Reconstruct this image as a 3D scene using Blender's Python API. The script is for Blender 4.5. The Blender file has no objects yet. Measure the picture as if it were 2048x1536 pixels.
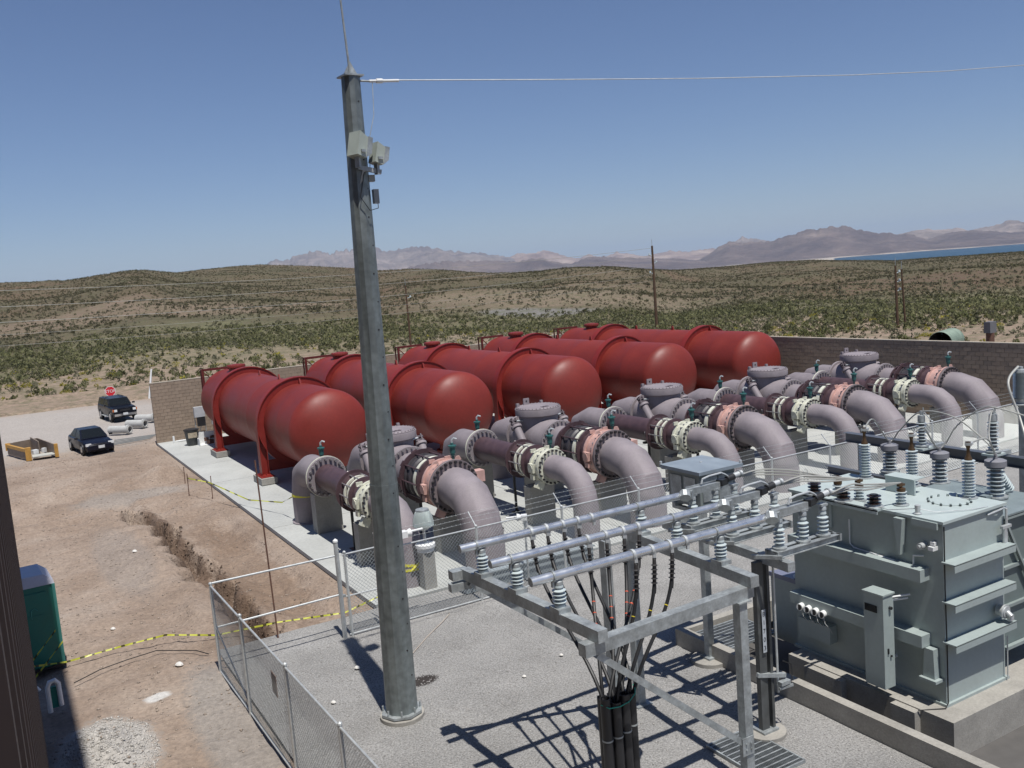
import bpy, math, random
import numpy as np
from mathutils import Vector, Matrix
R = math.radians
rng = random.Random(7)
SC = bpy.context.scene
# ------------------------------------------------------------------ camera
CAMH = 8.5
cam = bpy.data.cameras.new('camera'); camo = bpy.data.objects.new('camera', cam)
SC.collection.objects.link(camo); SC.camera = camo
pit, rol, yaw = R(6.86), R(4.5), R(-29.5)
f = Vector((-math.sin(yaw)*math.cos(pit), math.cos(yaw)*math.cos(pit), -math.sin(pit)))
r0 = Vector((math.cos(yaw), math.sin(yaw), 0)); u0 = r0.cross(f)
rr = r0*math.cos(rol)-u0*math.sin(rol); uu = u0*math.cos(rol)+r0*math.sin(rol)
camo.matrix_world = Matrix(((rr.x, uu.x, -f.x, 0), (rr.y, uu.y, -f.y, 0), (rr.z, uu.z, -f.z, CAMH), (0, 0, 0, 1)))
cam.sensor_width = 36; cam.lens = 1827/2048*36; cam.clip_start = .1; cam.clip_end = 90000
# ------------------------------------------------------------------ sky and sun
W = bpy.data.worlds.new('World'); SC.world = W; W.use_nodes = True
nt = W.node_tree; nt.nodes.clear()
SUN_EL = 70.0; SUN_AZ = 184.2          # degrees; the sun stands over -y, shadows fall along +y
out = nt.nodes.new('ShaderNodeOutputWorld'); bg = nt.nodes.new('ShaderNodeBackground')
sky = nt.nodes.new('ShaderNodeTexSky'); sky.sky_type = 'NISHITA'; sky.sun_disc = False
sky.sun_elevation = R(SUN_EL); sky.sun_rotation = R(SUN_AZ); sky.altitude = 600
sky.air_density = 1.0; sky.dust_density = 0.15; sky.ozone_density = 5.0
bg.inputs[1].default_value = 0.066
tint = nt.nodes.new('ShaderNodeVectorMath'); tint.operation = 'MULTIPLY'; tint.inputs[1].default_value = (.95, .93, 1.04)
nt.links.new(sky.outputs[0], tint.inputs[0]); nt.links.new(tint.outputs[0], bg.inputs[0]); nt.links.new(bg.outputs[0], out.inputs[0])
sun = bpy.data.lights.new('sun', 'SUN'); suno = bpy.data.objects.new('sun', sun); SC.collection.objects.link(suno)
sun.energy = 4.4; sun.angle = R(.53); sun.color = (1, .965, .91)
sd = Vector((math.sin(R(SUN_AZ))*math.cos(R(SUN_EL)), math.cos(R(SUN_AZ))*math.cos(R(SUN_EL)), math.sin(R(SUN_EL))))
suno.rotation_euler = sd.to_track_quat('Z', 'Y').to_euler(); suno.location = (0, -20, 60)
SC.view_settings.view_transform = 'Standard'; SC.view_settings.look = 'None'
SC.view_settings.exposure = 0.28; SC.view_settings.gamma = 1; SC.view_settings.use_curve_mapping = False
try:
    SC.cycles.volume_step_rate = 1; SC.cycles.transparent_max_bounces = 16
except Exception: pass
# ------------------------------------------------------------------ materials
MATS = {}
def mat(name, col, rough=.6, metal=0, var=.12, vs=3.0, bump=0, bs=30, rnd=0, spec=.5, fine=0, fs=60, coat=0, trans=0, streak=0):
    """procedural surface: two noises vary the colour, rnd varies it per object, bump gives fine relief"""
    if name in MATS: return MATS[name]
    m = bpy.data.materials.new(name); m.use_nodes = True; t = m.node_tree; n = t.nodes; l = t.links
    b = n['Principled BSDF']; MATS[name] = m
    b.inputs['Roughness'].default_value = rough; b.inputs['Metallic'].default_value = metal
    b.inputs['Specular IOR Level'].default_value = spec; b.inputs['Coat Weight'].default_value = coat
    b.inputs['Transmission Weight'].default_value = trans
    tc = n.new('ShaderNodeTexCoord')
    nz = n.new('ShaderNodeTexNoise'); nz.inputs['Scale'].default_value = vs; nz.inputs['Detail'].default_value = 5
    nz.inputs['Roughness'].default_value = .6
    if streak:
        mp = n.new('ShaderNodeMapping'); mp.inputs['Scale'].default_value = (streak, streak, .15*streak)
        l.new(tc.outputs['Object'], mp.inputs[0]); l.new(mp.outputs[0], nz.inputs[0])
    else: l.new(tc.outputs['Object'], nz.inputs[0])
    mr = n.new('ShaderNodeMapRange'); mr.inputs[1].default_value = .3; mr.inputs[2].default_value = .7
    mr.inputs[3].default_value = 1-var; mr.inputs[4].default_value = 1+var
    l.new(nz.outputs[0], mr.inputs[0]); last = mr.outputs[0]
    if fine:
        n2 = n.new('ShaderNodeTexNoise'); n2.inputs['Scale'].default_value = fs; n2.inputs['Detail'].default_value = 3
        l.new(tc.outputs['Object'], n2.inputs[0])
        m2 = n.new('ShaderNodeMapRange'); m2.inputs[1].default_value = .3; m2.inputs[2].default_value = .7
        m2.inputs[3].default_value = 1-fine; m2.inputs[4].default_value = 1+fine
        l.new(n2.outputs[0], m2.inputs[0])
        mm = n.new('ShaderNodeMath'); mm.operation = 'MULTIPLY'; l.new(last, mm.inputs[0]); l.new(m2.outputs[0], mm.inputs[1]); last = mm.outputs[0]
    if rnd:
        oi = n.new('ShaderNodeObjectInfo'); m3 = n.new('ShaderNodeMapRange'); m3.inputs[3].default_value = 1-rnd; m3.inputs[4].default_value = 1+rnd
        l.new(oi.outputs['Random'], m3.inputs[0])
        mm = n.new('ShaderNodeMath'); mm.operation = 'MULTIPLY'; l.new(last, mm.inputs[0]); l.new(m3.outputs[0], mm.inputs[1]); last = mm.outputs[0]
    vm = n.new('ShaderNodeVectorMath'); vm.operation = 'SCALE'; vm.inputs[0].default_value = col
    l.new(last, vm.inputs['Scale']); l.new(vm.outputs[0], b.inputs['Base Color'])
    mr2 = n.new('ShaderNodeMapRange'); mr2.inputs[1].default_value = .3; mr2.inputs[2].default_value = .7
    mr2.inputs[3].default_value = max(.05, rough-.08); mr2.inputs[4].default_value = min(1, rough+.08)
    l.new(nz.outputs[0], mr2.inputs[0]); l.new(mr2.outputs[0], b.inputs['Roughness'])
    if bump:
        nb = n.new('ShaderNodeTexNoise'); nb.inputs['Scale'].default_value = bs; nb.inputs['Detail'].default_value = 4
        l.new(tc.outputs['Object'], nb.inputs[0])
        bp = n.new('ShaderNodeBump'); bp.inputs['Strength'].default_value = min(1, bump); bp.inputs['Distance'].default_value = .02*max(1, bump)
        l.new(nb.outputs[0], bp.inputs['Height']); l.new(bp.outputs[0], b.inputs['Normal'])
    return m
def mixmat(name, stops, scale=1.0, detail=8, fine_amt=.25, fine_scale=30, rough=.9, bump=.5, bs=20, bd=.05, patches=(), coord='Object', spec=.3):
    """ground-like surface: a colour ramp driven by a broad noise, finer speckle, relief; patches = (x,y,rx,ry,colour,strength)"""
    m = bpy.data.materials.new(name); m.use_nodes = True; t = m.node_tree; n = t.nodes; l = t.links; MATS[name] = m
    b = n['Principled BSDF']; b.inputs['Roughness'].default_value = rough; b.inputs['Specular IOR Level'].default_value = spec
    tc = n.new('ShaderNodeTexCoord'); co = tc.outputs[coord]
    nz = n.new('ShaderNodeTexNoise'); nz.inputs['Scale'].default_value = scale; nz.inputs['Detail'].default_value = detail; nz.inputs['Roughness'].default_value = .62
    l.new(co, nz.inputs[0])
    cr = n.new('ShaderNodeValToRGB'); l.new(nz.outputs[0], cr.inputs[0])
    e = cr.color_ramp.elements
    while len(e) < len(stops): e.new(.5)
    for i, (p, c) in enumerate(stops): e[i].position = p; e[i].color = (*c, 1)
    col = cr.outputs[0]
    n2 = n.new('ShaderNodeTexNoise'); n2.inputs['Scale'].default_value = fine_scale; n2.inputs['Detail'].default_value = 4; n2.inputs['Roughness'].default_value = .7
    l.new(co, n2.inputs[0])
    m2 = n.new('ShaderNodeMapRange'); m2.inputs[1].default_value = .33; m2.inputs[2].default_value = .67; m2.inputs[3].default_value = 1-fine_amt; m2.inputs[4].default_value = 1+fine_amt
    l.new(n2.outputs[0], m2.inputs[0])
    for (px, py, rx, ry, pc, st) in patches:
        mp = n.new('ShaderNodeMapping'); mp.vector_type = 'POINT'
        mp.inputs['Scale'].default_value = (1/rx, 1/ry, 0); mp.inputs['Location'].default_value = (-px/rx, -py/ry, 0)
        l.new(co, mp.inputs[0])
        ln = n.new('ShaderNodeVectorMath'); ln.operation = 'LENGTH'; l.new(mp.outputs[0], ln.inputs[0])
        ad = n.new('ShaderNodeMath'); ad.operation = 'MULTIPLY_ADD'; l.new(n2.outputs[0], ad.inputs[0]); ad.inputs[1].default_value = .8; l.new(ln.outputs['Value'], ad.inputs[2])
        ad2 = n.new('ShaderNodeMath'); ad2.operation = 'MULTIPLY_ADD'; l.new(nz.outputs[0], ad2.inputs[0]); ad2.inputs[1].default_value = .9; l.new(ad.outputs[0], ad2.inputs[2])
        mk = n.new('ShaderNodeMapRange'); mk.inputs[1].default_value = 1.6; mk.inputs[2].default_value = 1.95; mk.inputs[3].default_value = st; mk.inputs[4].default_value = 0
        l.new(ad2.outputs[0], mk.inputs[0])
        mx = n.new('ShaderNodeMix'); mx.data_type = 'RGBA'; l.new(mk.outputs[0], mx.inputs[0]); l.new(col, mx.inputs[6]); mx.inputs[7].default_value = (*pc, 1); col = mx.outputs[2]
    vm = n.new('ShaderNodeVectorMath'); vm.operation = 'SCALE'; l.new(col, vm.inputs[0]); l.new(m2.outputs[0], vm.inputs['Scale'])
    l.new(vm.outputs[0], b.inputs['Base Color'])
    if bump:
        n3 = n.new('ShaderNodeTexNoise'); n3.inputs['Scale'].default_value = bs; n3.inputs['Detail'].default_value = 6; n3.inputs['Roughness'].default_value = .65; l.new(co, n3.inputs[0])
        bp = n.new('ShaderNodeBump'); bp.inputs['Strength'].default_value = bump; bp.inputs['Distance'].default_value = bd
        l.new(n3.outputs[0], bp.inputs['Height']); l.new(bp.outputs[0], b.inputs['Normal'])
    return m
RED = mat('red_tank_paint', (.180, .022, .015), .52, var=.13, vs=.7, fine=.07, fs=9, spec=.42, rnd=.05, bump=.12, bs=1.5)
REDR = mat('red_ring_paint', (.20, .017, .012), .5, var=.15, vs=2)
PRIMER = mat('mauve_grey_primer', (.235, .205, .218), .66, var=.15, vs=1.6, fine=.08, fs=40, bump=.15, bs=60, rnd=.04)
MAROON = mat('dark_maroon_coating', (.072, .042, .048), .5, var=.25, vs=4)
DARKR = mat('black_rubber_sleeve', (.045, .04, .045), .5, var=.3, vs=5)
PINK = mat('pink_valve_paint', (.50, .31, .27), .55, var=.14, vs=5)
CREAM = mat('cream_valve_paint', (.56, .56, .46), .5, var=.2, vs=6)
RINGW = mat('pale_ring_paint', (.62, .62, .52), .5, var=.1, vs=6)
TEAL = mat('teal_valve_paint', (.03, .11, .105), .45, var=.15)
BOLT = mat('bolt_steel', (.30, .28, .28), .45, .5, var=.4, vs=14)
BOLTD = mat('bolt_gap_black', (.02, .018, .02), .6)
CONC = mat('slab_concrete', (.34, .345, .33), .85, var=.09, vs=.45, fine=.06, fs=14, bump=.1, bs=40, spec=.3)
CONCP = mat('pedestal_concrete', (.30, .29, .265), .85, var=.12, vs=3, fine=.08, fs=20, bump=.2, bs=40, spec=.3)
CONCW = mat('warm_curb_concrete', (.31, .295, .265), .88, var=.14, vs=2.0, fine=.1, fs=25, bump=.25, bs=40, spec=.3)
GALV = mat('galvanised_steel', (.36, .385, .39), .52, .5, var=.28, vs=5, fine=.12, fs=25)
GALVL = mat('bright_galvanised_pipe', (.52, .54, .54), .5, .45, var=.12, vs=8)
POLEM = mat('weathered_pole_steel', (.20, .225, .225), .5, .55, var=.38, vs=1.5, fine=.2, fs=7, streak=1.5)
ALU = mat('aluminium_bus', (.66, .68, .70), .30, .8, var=.08, vs=6)
CABLE = mat('bare_aluminium_cable', (.40, .40, .37), .5, .4, var=.1)
BLACK = mat('black_cable_jacket', (.010, .010, .011), .55, var=.2)
CONDU = mat('black_conduit', (.016, .016, .018), .42, var=.3)
PORC = mat('pale_porcelain', (.45, .51, .52), .18, var=.06, spec=.6)
PORCD = mat('dark_porcelain_core', (.13, .15, .16), .25, var=.1, spec=.6)
CAPM = mat('grey_bushing_cap', (.20, .20, .22), .5, var=.15)
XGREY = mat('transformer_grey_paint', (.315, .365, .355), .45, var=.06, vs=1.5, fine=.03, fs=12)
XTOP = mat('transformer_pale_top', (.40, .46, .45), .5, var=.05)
WHITE = mat('white_enamel', (.72, .73, .72), .4, var=.05)
RUSTW = mat('rusty_steel', (.13, .065, .045), .7, var=.4, vs=8)
WOODP = mat('creosoted_wood_pole', (.085, .048, .026), .8, var=.35, vs=3, streak=3)
BLOCK = mat('tan_wall_block', (.275, .215, .165), .92, var=.10, vs=2, fine=.12, fs=40, bump=.3, bs=60, rnd=.085, spec=.2)
MORTAR = mat('wall_mortar', (.24, .19, .15), .95, var=.1)
CAPB = mat('wall_cap_concrete', (.42, .37, .30), .9, var=.12)
DARKM = mat('dark_metal', (.03, .03, .032), .45, .3)
GLASSD = mat('dark_window_glass', (.010, .012, .013), .12, var=.02, spec=.3)
YEL = mat('yellow_caution_tape', (.62, .58, .04), .45, var=.1)
YELP = mat('yellow_orange_paint', (.42, .23, .05), .6, var=.2)
SIDING = mat('brown_siding', (.14, .105, .085), .7, var=.2, vs=1, streak=2)
GREENP = mat('green_plastic', (.012, .16, .125), .45, var=.1)
PIPEC = mat('precast_pipe_concrete', (.40, .40, .385), .85, var=.15, vs=3)
# ------------------------------------------------------------------ mesh helpers
class MB:
    def __init__(s): s.v = []; s.f = []; s.b = []
    def add(s, vs, fs):
        s.b.append((len(s.v), len(s.f)))
        o = len(s.v); s.v += [tuple(p) for p in vs]; s.f += [tuple(i+o for i in q) for q in fs]; return s
    def box(s, c, d, rz=0, rx=0, ry=0):
        M = Matrix.Rotation(rz, 3, 'Z') @ Matrix.Rotation(ry, 3, 'Y') @ Matrix.Rotation(rx, 3, 'X'); c = Vector(c)
        vs = [c + M @ Vector((sx*d[0]/2, sy*d[1]/2, sz*d[2]/2)) for sz in (-1, 1) for sx, sy in ((-1, -1), (1, -1), (1, 1), (-1, 1))]
        return s.add(vs, [(3, 2, 1, 0), (4, 5, 6, 7), (0, 1, 5, 4), (1, 2, 6, 5), (2, 3, 7, 6), (3, 0, 4, 7)])
    def frame(s, a):
        a = a.normalized(); h = Vector((0, 0, 1)) if abs(a.z) < .9 else Vector((0, 1, 0))
        x = a.cross(h).normalized(); return x, x.cross(a).normalized()
    def bar(s, p0, p1, w, h=None):
        p0, p1 = Vector(p0), Vector(p1); h = h or w; x, y = s.frame(p1-p0)
        vs = [p + x*(w/2*a) + y*(h/2*b) for p in (p0, p1) for a, b in ((-1, -1), (1, -1), (1, 1), (-1, 1))]
        return s.add(vs, [(3, 2, 1, 0), (4, 5, 6, 7), (0, 1, 5, 4), (1, 2, 6, 5), (2, 3, 7, 6), (3, 0, 4, 7)])
    def lathe(s, o, ax, prof, n=24, caps=True):
        """prof = [(distance along axis, radius)]"""
        o, ax = Vector(o), Vector(ax).normalized(); x, y = s.frame(ax); vs = []; fs = []
        for t, r in prof:
            for k in range(n):
                a = 2*math.pi*k/n; vs.append(o + ax*t + x*(r*math.cos(a)) + y*(r*math.sin(a)))
        for i in range(len(prof)-1):
            for k in range(n):
                k2 = (k+1) % n; fs.append((i*n+k, i*n+k2, (i+1)*n+k2, (i+1)*n+k))
        if caps:
            fs.append(tuple(reversed(range(n)))); fs.append(tuple((len(prof)-1)*n+k for k in range(n)))
        return s.add(vs, fs)
    def cyl(s, p0, p1, r0, r1=None, n=16):
        p0, p1 = Vector(p0), Vector(p1); return s.lathe(p0, p1-p0, [(0, r0), ((p1-p0).length, r0 if r1 is None else r1)], n)
    def tube(s, pts, r, n=8, caps=True, rs=None):
        pts = [Vector(p) for p in pts]; vs = []; fs = []; N = len(pts); px = None
        for i, p in enumerate(pts):
            d = (pts[min(i+1, N-1)] - pts[max(i-1, 0)]).normalized()
            if px is None: x, y = s.frame(d)
            else:
                x = (px - d*px.dot(d)).normalized(); y = x.cross(d)
            px = x; q = rs[i] if rs else r
            for k in range(n):
                a = 2*math.pi*k/n; vs.append(p + x*(q*math.cos(a)) + y*(q*math.sin(a)))
        for i in range(N-1):
            for k in range(n):
                k2 = (k+1) % n; fs.append((i*n+k, i*n+k2, (i+1)*n+k2, (i+1)*n+k))
        if caps: fs.append(tuple(reversed(range(n)))); fs.append(tuple((N-1)*n+k for k in range(n)))
        return s.add(vs, fs)
    def prism(s, poly, d):
        d = Vector(d); n = len(poly); vs = [Vector(p) for p in poly] + [Vector(p)+d for p in poly]
        return s.add(vs, [tuple(reversed(range(n))), tuple(range(n, 2*n))] + [(i, (i+1) % n, n+(i+1) % n, n+i) for i in range(n)])
    def ring(s, o, ax, ri, ro, w, n=24):
        """flat ring of inner/outer radius and width w along the axis"""
        o, ax = Vector(o), Vector(ax).normalized(); x, y = s.frame(ax); vs = []; fs = []
        for t, r in ((0, ri), (0, ro), (w, ro), (w, ri)):
            for k in range(n):
                a = 2*math.pi*k/n; vs.append(o + ax*t + x*(r*math.cos(a)) + y*(r*math.sin(a)))
        for i in range(4):
            j = (i+1) % 4
            for k in range(n):
                k2 = (k+1) % n; fs.append((i*n+k, i*n+k2, j*n+k2, j*n+k))
        return s.add(vs, fs)
    def bolts(s, o, ax, r, cnt, br, ln, n=6):
        o, ax = Vector(o), Vector(ax).normalized(); x, y = s.frame(ax)
        for k in range(cnt):
            a = 2*math.pi*(k+.5)/cnt; p = o + x*(r*math.cos(a)) + y*(r*math.sin(a)); s.cyl(p, p+ax*ln, br, br, n)
        return s
    def mesh(s, name, m, smooth=35):
        me = bpy.data.meshes.new(name); me.from_pydata([tuple(p) for p in s.v], [], s.f); me.update()
        if m: me.materials.append(m)
        fix(me, smooth); return me
def fix(me, smooth=35):
    import bmesh
    if len(me.polygons) < 20000:
        bm = bmesh.new(); bm.from_mesh(me); bmesh.ops.recalc_face_normals(bm, faces=bm.faces); bm.to_mesh(me); bm.free()
    if smooth:
        me.polygons.foreach_set('use_smooth', [True]*len(me.polygons)); me.set_sharp_from_angle(angle=R(smooth))
def link(o, parent=None):
    SC.collection.objects.link(o)
    if parent: o.parent = parent
    return o
def part(name, mb, m, parent=None, smooth=35, label=None, stuff=False, loc=None, split=False):
    if split:                                   # one object per primitive
        for i, (v0, f0) in enumerate(mb.b):
            v1, f1 = mb.b[i+1] if i+1 < len(mb.b) else (len(mb.v), len(mb.f)); q = MB()
            q.add(mb.v[v0:v1], [tuple(k-v0 for k in g_) for g_ in mb.f[f0:f1]]); o = part(name, q, m, parent, smooth)
        return o
    me = mb.mesh(name, m, smooth) if isinstance(mb, MB) else mb
    o = bpy.data.objects.new(name, me); link(o, parent)
    if loc: o.location = loc
    if label: o['label'] = label
    if stuff: o['kind'] = 'stuff'
    return o
def tag(o, label, cat, group=None):
    o['label'] = label; o['category'] = cat
    if group: o['group'] = group
    return o
def thing(name, label, cat, loc=(0, 0, 0), rz=0, group=None):
    o = bpy.data.objects.new(name, None); link(o); o.location = loc; o.rotation_euler = (0, 0, rz); o.empty_display_size = .3
    return tag(o, label, cat, group)
def struct(name, mb, m, smooth=0):
    o = part(name, mb, m, None, smooth); o['kind'] = 'structure'; return o
def copy_tree(o, parent=None, loc=None, label=None, rz=None):
    c = o.copy(); SC.collection.objects.link(c); c.parent = parent
    if loc is not None: c.location = loc
    if rz is not None: c.rotation_euler = (0, 0, rz)
    if label: c['label'] = label
    for ch in [q for q in bpy.data.objects if q.parent == o and q != c]: copy_tree(ch, c)
    return c
def textmesh(name, s, size, m, loc, rot, parent=None, depth=.004, align='CENTER'):
    cu = bpy.data.curves.new('lettering', 'FONT'); cu.body = s; cu.size = size; cu.extrude = depth; cu.align_x = align; cu.align_y = 'CENTER'
    to = bpy.data.objects.new('lettering', cu); SC.collection.objects.link(to)
    bpy.context.view_layer.update()
    me = bpy.data.meshes.new_from_object(to.evaluated_get(bpy.context.evaluated_depsgraph_get())); bpy.data.objects.remove(to)
    me.materials.clear(); me.materials.append(m)
    o = bpy.data.objects.new(name, me); link(o, parent); o.location = loc; o.rotation_euler = rot; return o
# ------------------------------------------------------------------ numpy noise
_P = np.random.RandomState(3).permutation(512)
_G = np.random.RandomState(5).rand(512)
def vnoise(x, y):
    xi = np.floor(x).astype(np.int64); yi = np.floor(y).astype(np.int64); fx = x-xi; fy = y-yi
    fx = fx*fx*(3-2*fx); fy = fy*fy*(3-2*fy)
    h = lambda a, b: _G[_P[(_P[a & 511]+b) & 511]]
    return (h(xi, yi)*(1-fx)+h(xi+1, yi)*fx)*(1-fy)+(h(xi, yi+1)*(1-fx)+h(xi+1, yi+1)*fx)*fy
def fbm(x, y, o=5, g=.5):
    s = 0*x; a = 1; t = 0
    for i in range(o): s = s+a*(vnoise(x*2**i+i*37.3, y*2**i+i*11.7)-.5); t += a; a *= g
    return s/t*2
def ridged(x, y, o=5):
    s = 0*x; a = 1; t = 0
    for i in range(o): s = s+a*(1-np.abs(2*vnoise(x*2**i+i*17.3, y*2**i+i*5.7)-1)); t += a; a *= .52
    return s/t
def smooth(t): t = np.clip(t, 0, 1); return t*t*(3-2*t)
def gridmesh(name, X, Y, Z, m, sm=True):
    a, b = X.shape; co = np.stack([X, Y, Z], -1).reshape(-1, 3)
    i = np.arange(a*b).reshape(a, b); q = np.stack([i[:-1, :-1], i[1:, :-1], i[1:, 1:], i[:-1, 1:]], -1).reshape(-1, 4)
    return npmesh(name, co, q, m, sm)
def npmesh(name, co, q, m, sm=True):
    me = bpy.data.meshes.new(name); k = q.shape[1]
    me.vertices.add(len(co)); me.vertices.foreach_set('co', co.astype(np.float32).ravel())
    me.loops.add(q.size); me.loops.foreach_set('vertex_index', q.astype(np.int32).ravel())
    me.polygons.add(len(q)); me.polygons.foreach_set('loop_start', np.arange(0, q.size, k, dtype=np.int32))
    me.update(calc_edges=True); me.validate()
    if sm: me.polygons.foreach_set('use_smooth', np.ones(len(q), bool))
    me.materials.append(m); return me
HAZE = 2.6e-5
# ================================================================== terrain
SKY_AZ = [-180, -90, -20, .95, 2.4, 4.14, 5.71, 7.3, 8.38, 9.98, 11.39, 13.38, 14.82, 17.15, 20.12, 21.92, 23.76, 26.21, 28.06, 30.04, 31.79, 33.97, 36.44, 38.56, 40.37, 43.06, 45.69, 47.97, 50.72, 52.6, 54.17, 56.7, 59.07, 75, 120, 180]
SKY_EL = [0, .8, 1.4, 1.62, 1.57, 1.52, 1.69, 1.86, 1.84, 1.58, 1.65, 1.71, 1.7, 1.47, 1.12, .83, .78, .5, .2, .02, .0, .05, -.10, -.46, -.66, -.64, -.56, -.62, -.90, -1.12, -1.12, -1.14, -1.16, -.9, -.4, 0]
RS_AZ = [-180, -20, 1, 5, 8, 11, 15, 20, 25, 30, 33, 38, 41, 44, 48, 53, 59, 80, 180]; RS_R = [700, 700, 700, 560, 520, 640, 720, 700, 560, 420, 380, 390, 520, 700, 760, 620, 520, 640, 700]
def ground_z(x, y):
    r = np.hypot(x, y); az = np.degrees(np.arctan2(x, y))
    el = np.interp(az, SKY_AZ, SKY_EL); rs = np.interp(az, RS_AZ, RS_R)
    zs = CAMH + rs*np.tan(np.radians(el))
    t = np.clip((r-105)/(rs-105), 0, 1)
    # a low apron near the yard, then the slope up to the skyline; ravines and spurs between
    z = zs*(.25*t+.75*smooth(t)) 
    amp = smooth(t*3)*(1-smooth((t-.75)/.25))
    z = z + amp*(fbm(x/120, y/120, 5)*8.5 - 1.8) - amp*3.2*(ridged(x/75+3, y/75, 4)-.55)*smooth((r-200)/80) + smooth((r-90)/60)*fbm(x/14+9, y/14, 4)*.5*(1-.6*smooth((r-600)/200))
    # behind the crest the land drops to the lake basin
    d = smooth((r-rs)/2600)
    z = np.where(r > rs, zs*(1-d)+(-104+fbm(x/900, y/900, 4)*7)*d + fbm(x/14+9, y/14, 4)*.3, z)
    # the lake bed
    lk = smooth((az-48.5)/2)*smooth((r-2500)/1200)*(1-smooth((r-11700-500*fbm(az/2, az*0, 3))/350))
    z = z - 14*lk
    z = np.where(r > 12300, z + smooth((r-12300)/2500)*26, z)
    return z
def build_ground():
    azf = np.arange(-6, 66.01, .13); az = np.concatenate([np.arange(-180, -6, 4.0), azf, np.arange(68, 180.1, 4.0)])
    rad = np.concatenate([np.linspace(0.5, 70, 8), np.arange(74, 130, 1.2), np.geomspace(131.5, 1200, 150), np.geomspace(1215, 45000, 110)])
    A, Rr = np.meshgrid(np.radians(az), rad, indexing='ij'); X = Rr*np.sin(A); Y = Rr*np.cos(A); Z = ground_z(X, Y)
    inside = smooth((X+58)/6)*smooth((44.5-X)/3)*smooth((Y+58)/6)*smooth((86.5-Y)/2.5)
    Z = Z*(1-inside) - 3.5*inside
    # the graded road beyond the dirt lot
    m = smooth((Y-84)/3)*(1-smooth((Y-99)/2))*(1-smooth((X-16)/6)); Z = Z*(1-m) + m*(.02+.35*np.exp(-((Y-99.5)/1.2)**2)+.25*np.exp(-((Y-87.6)/.8)**2) - inside*3.5)
    return gridmesh('ground', X, Y, Z, DESERT)
BARE = [(38, 232, 62, 22, -8, (.185, .138, .102)), (-10, 262, 50, 14, 10, (.19, .14, .105)), (112, 172, 40, 18, -35, (.185, .145, .105)), (98, 158, 12, 5, -30, (.175, .165, .155)), (150, 190, 46, 16, -40, (.155, .118, .082)), (190, 150, 40, 12, -48, (.125, .085, .062))]
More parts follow.
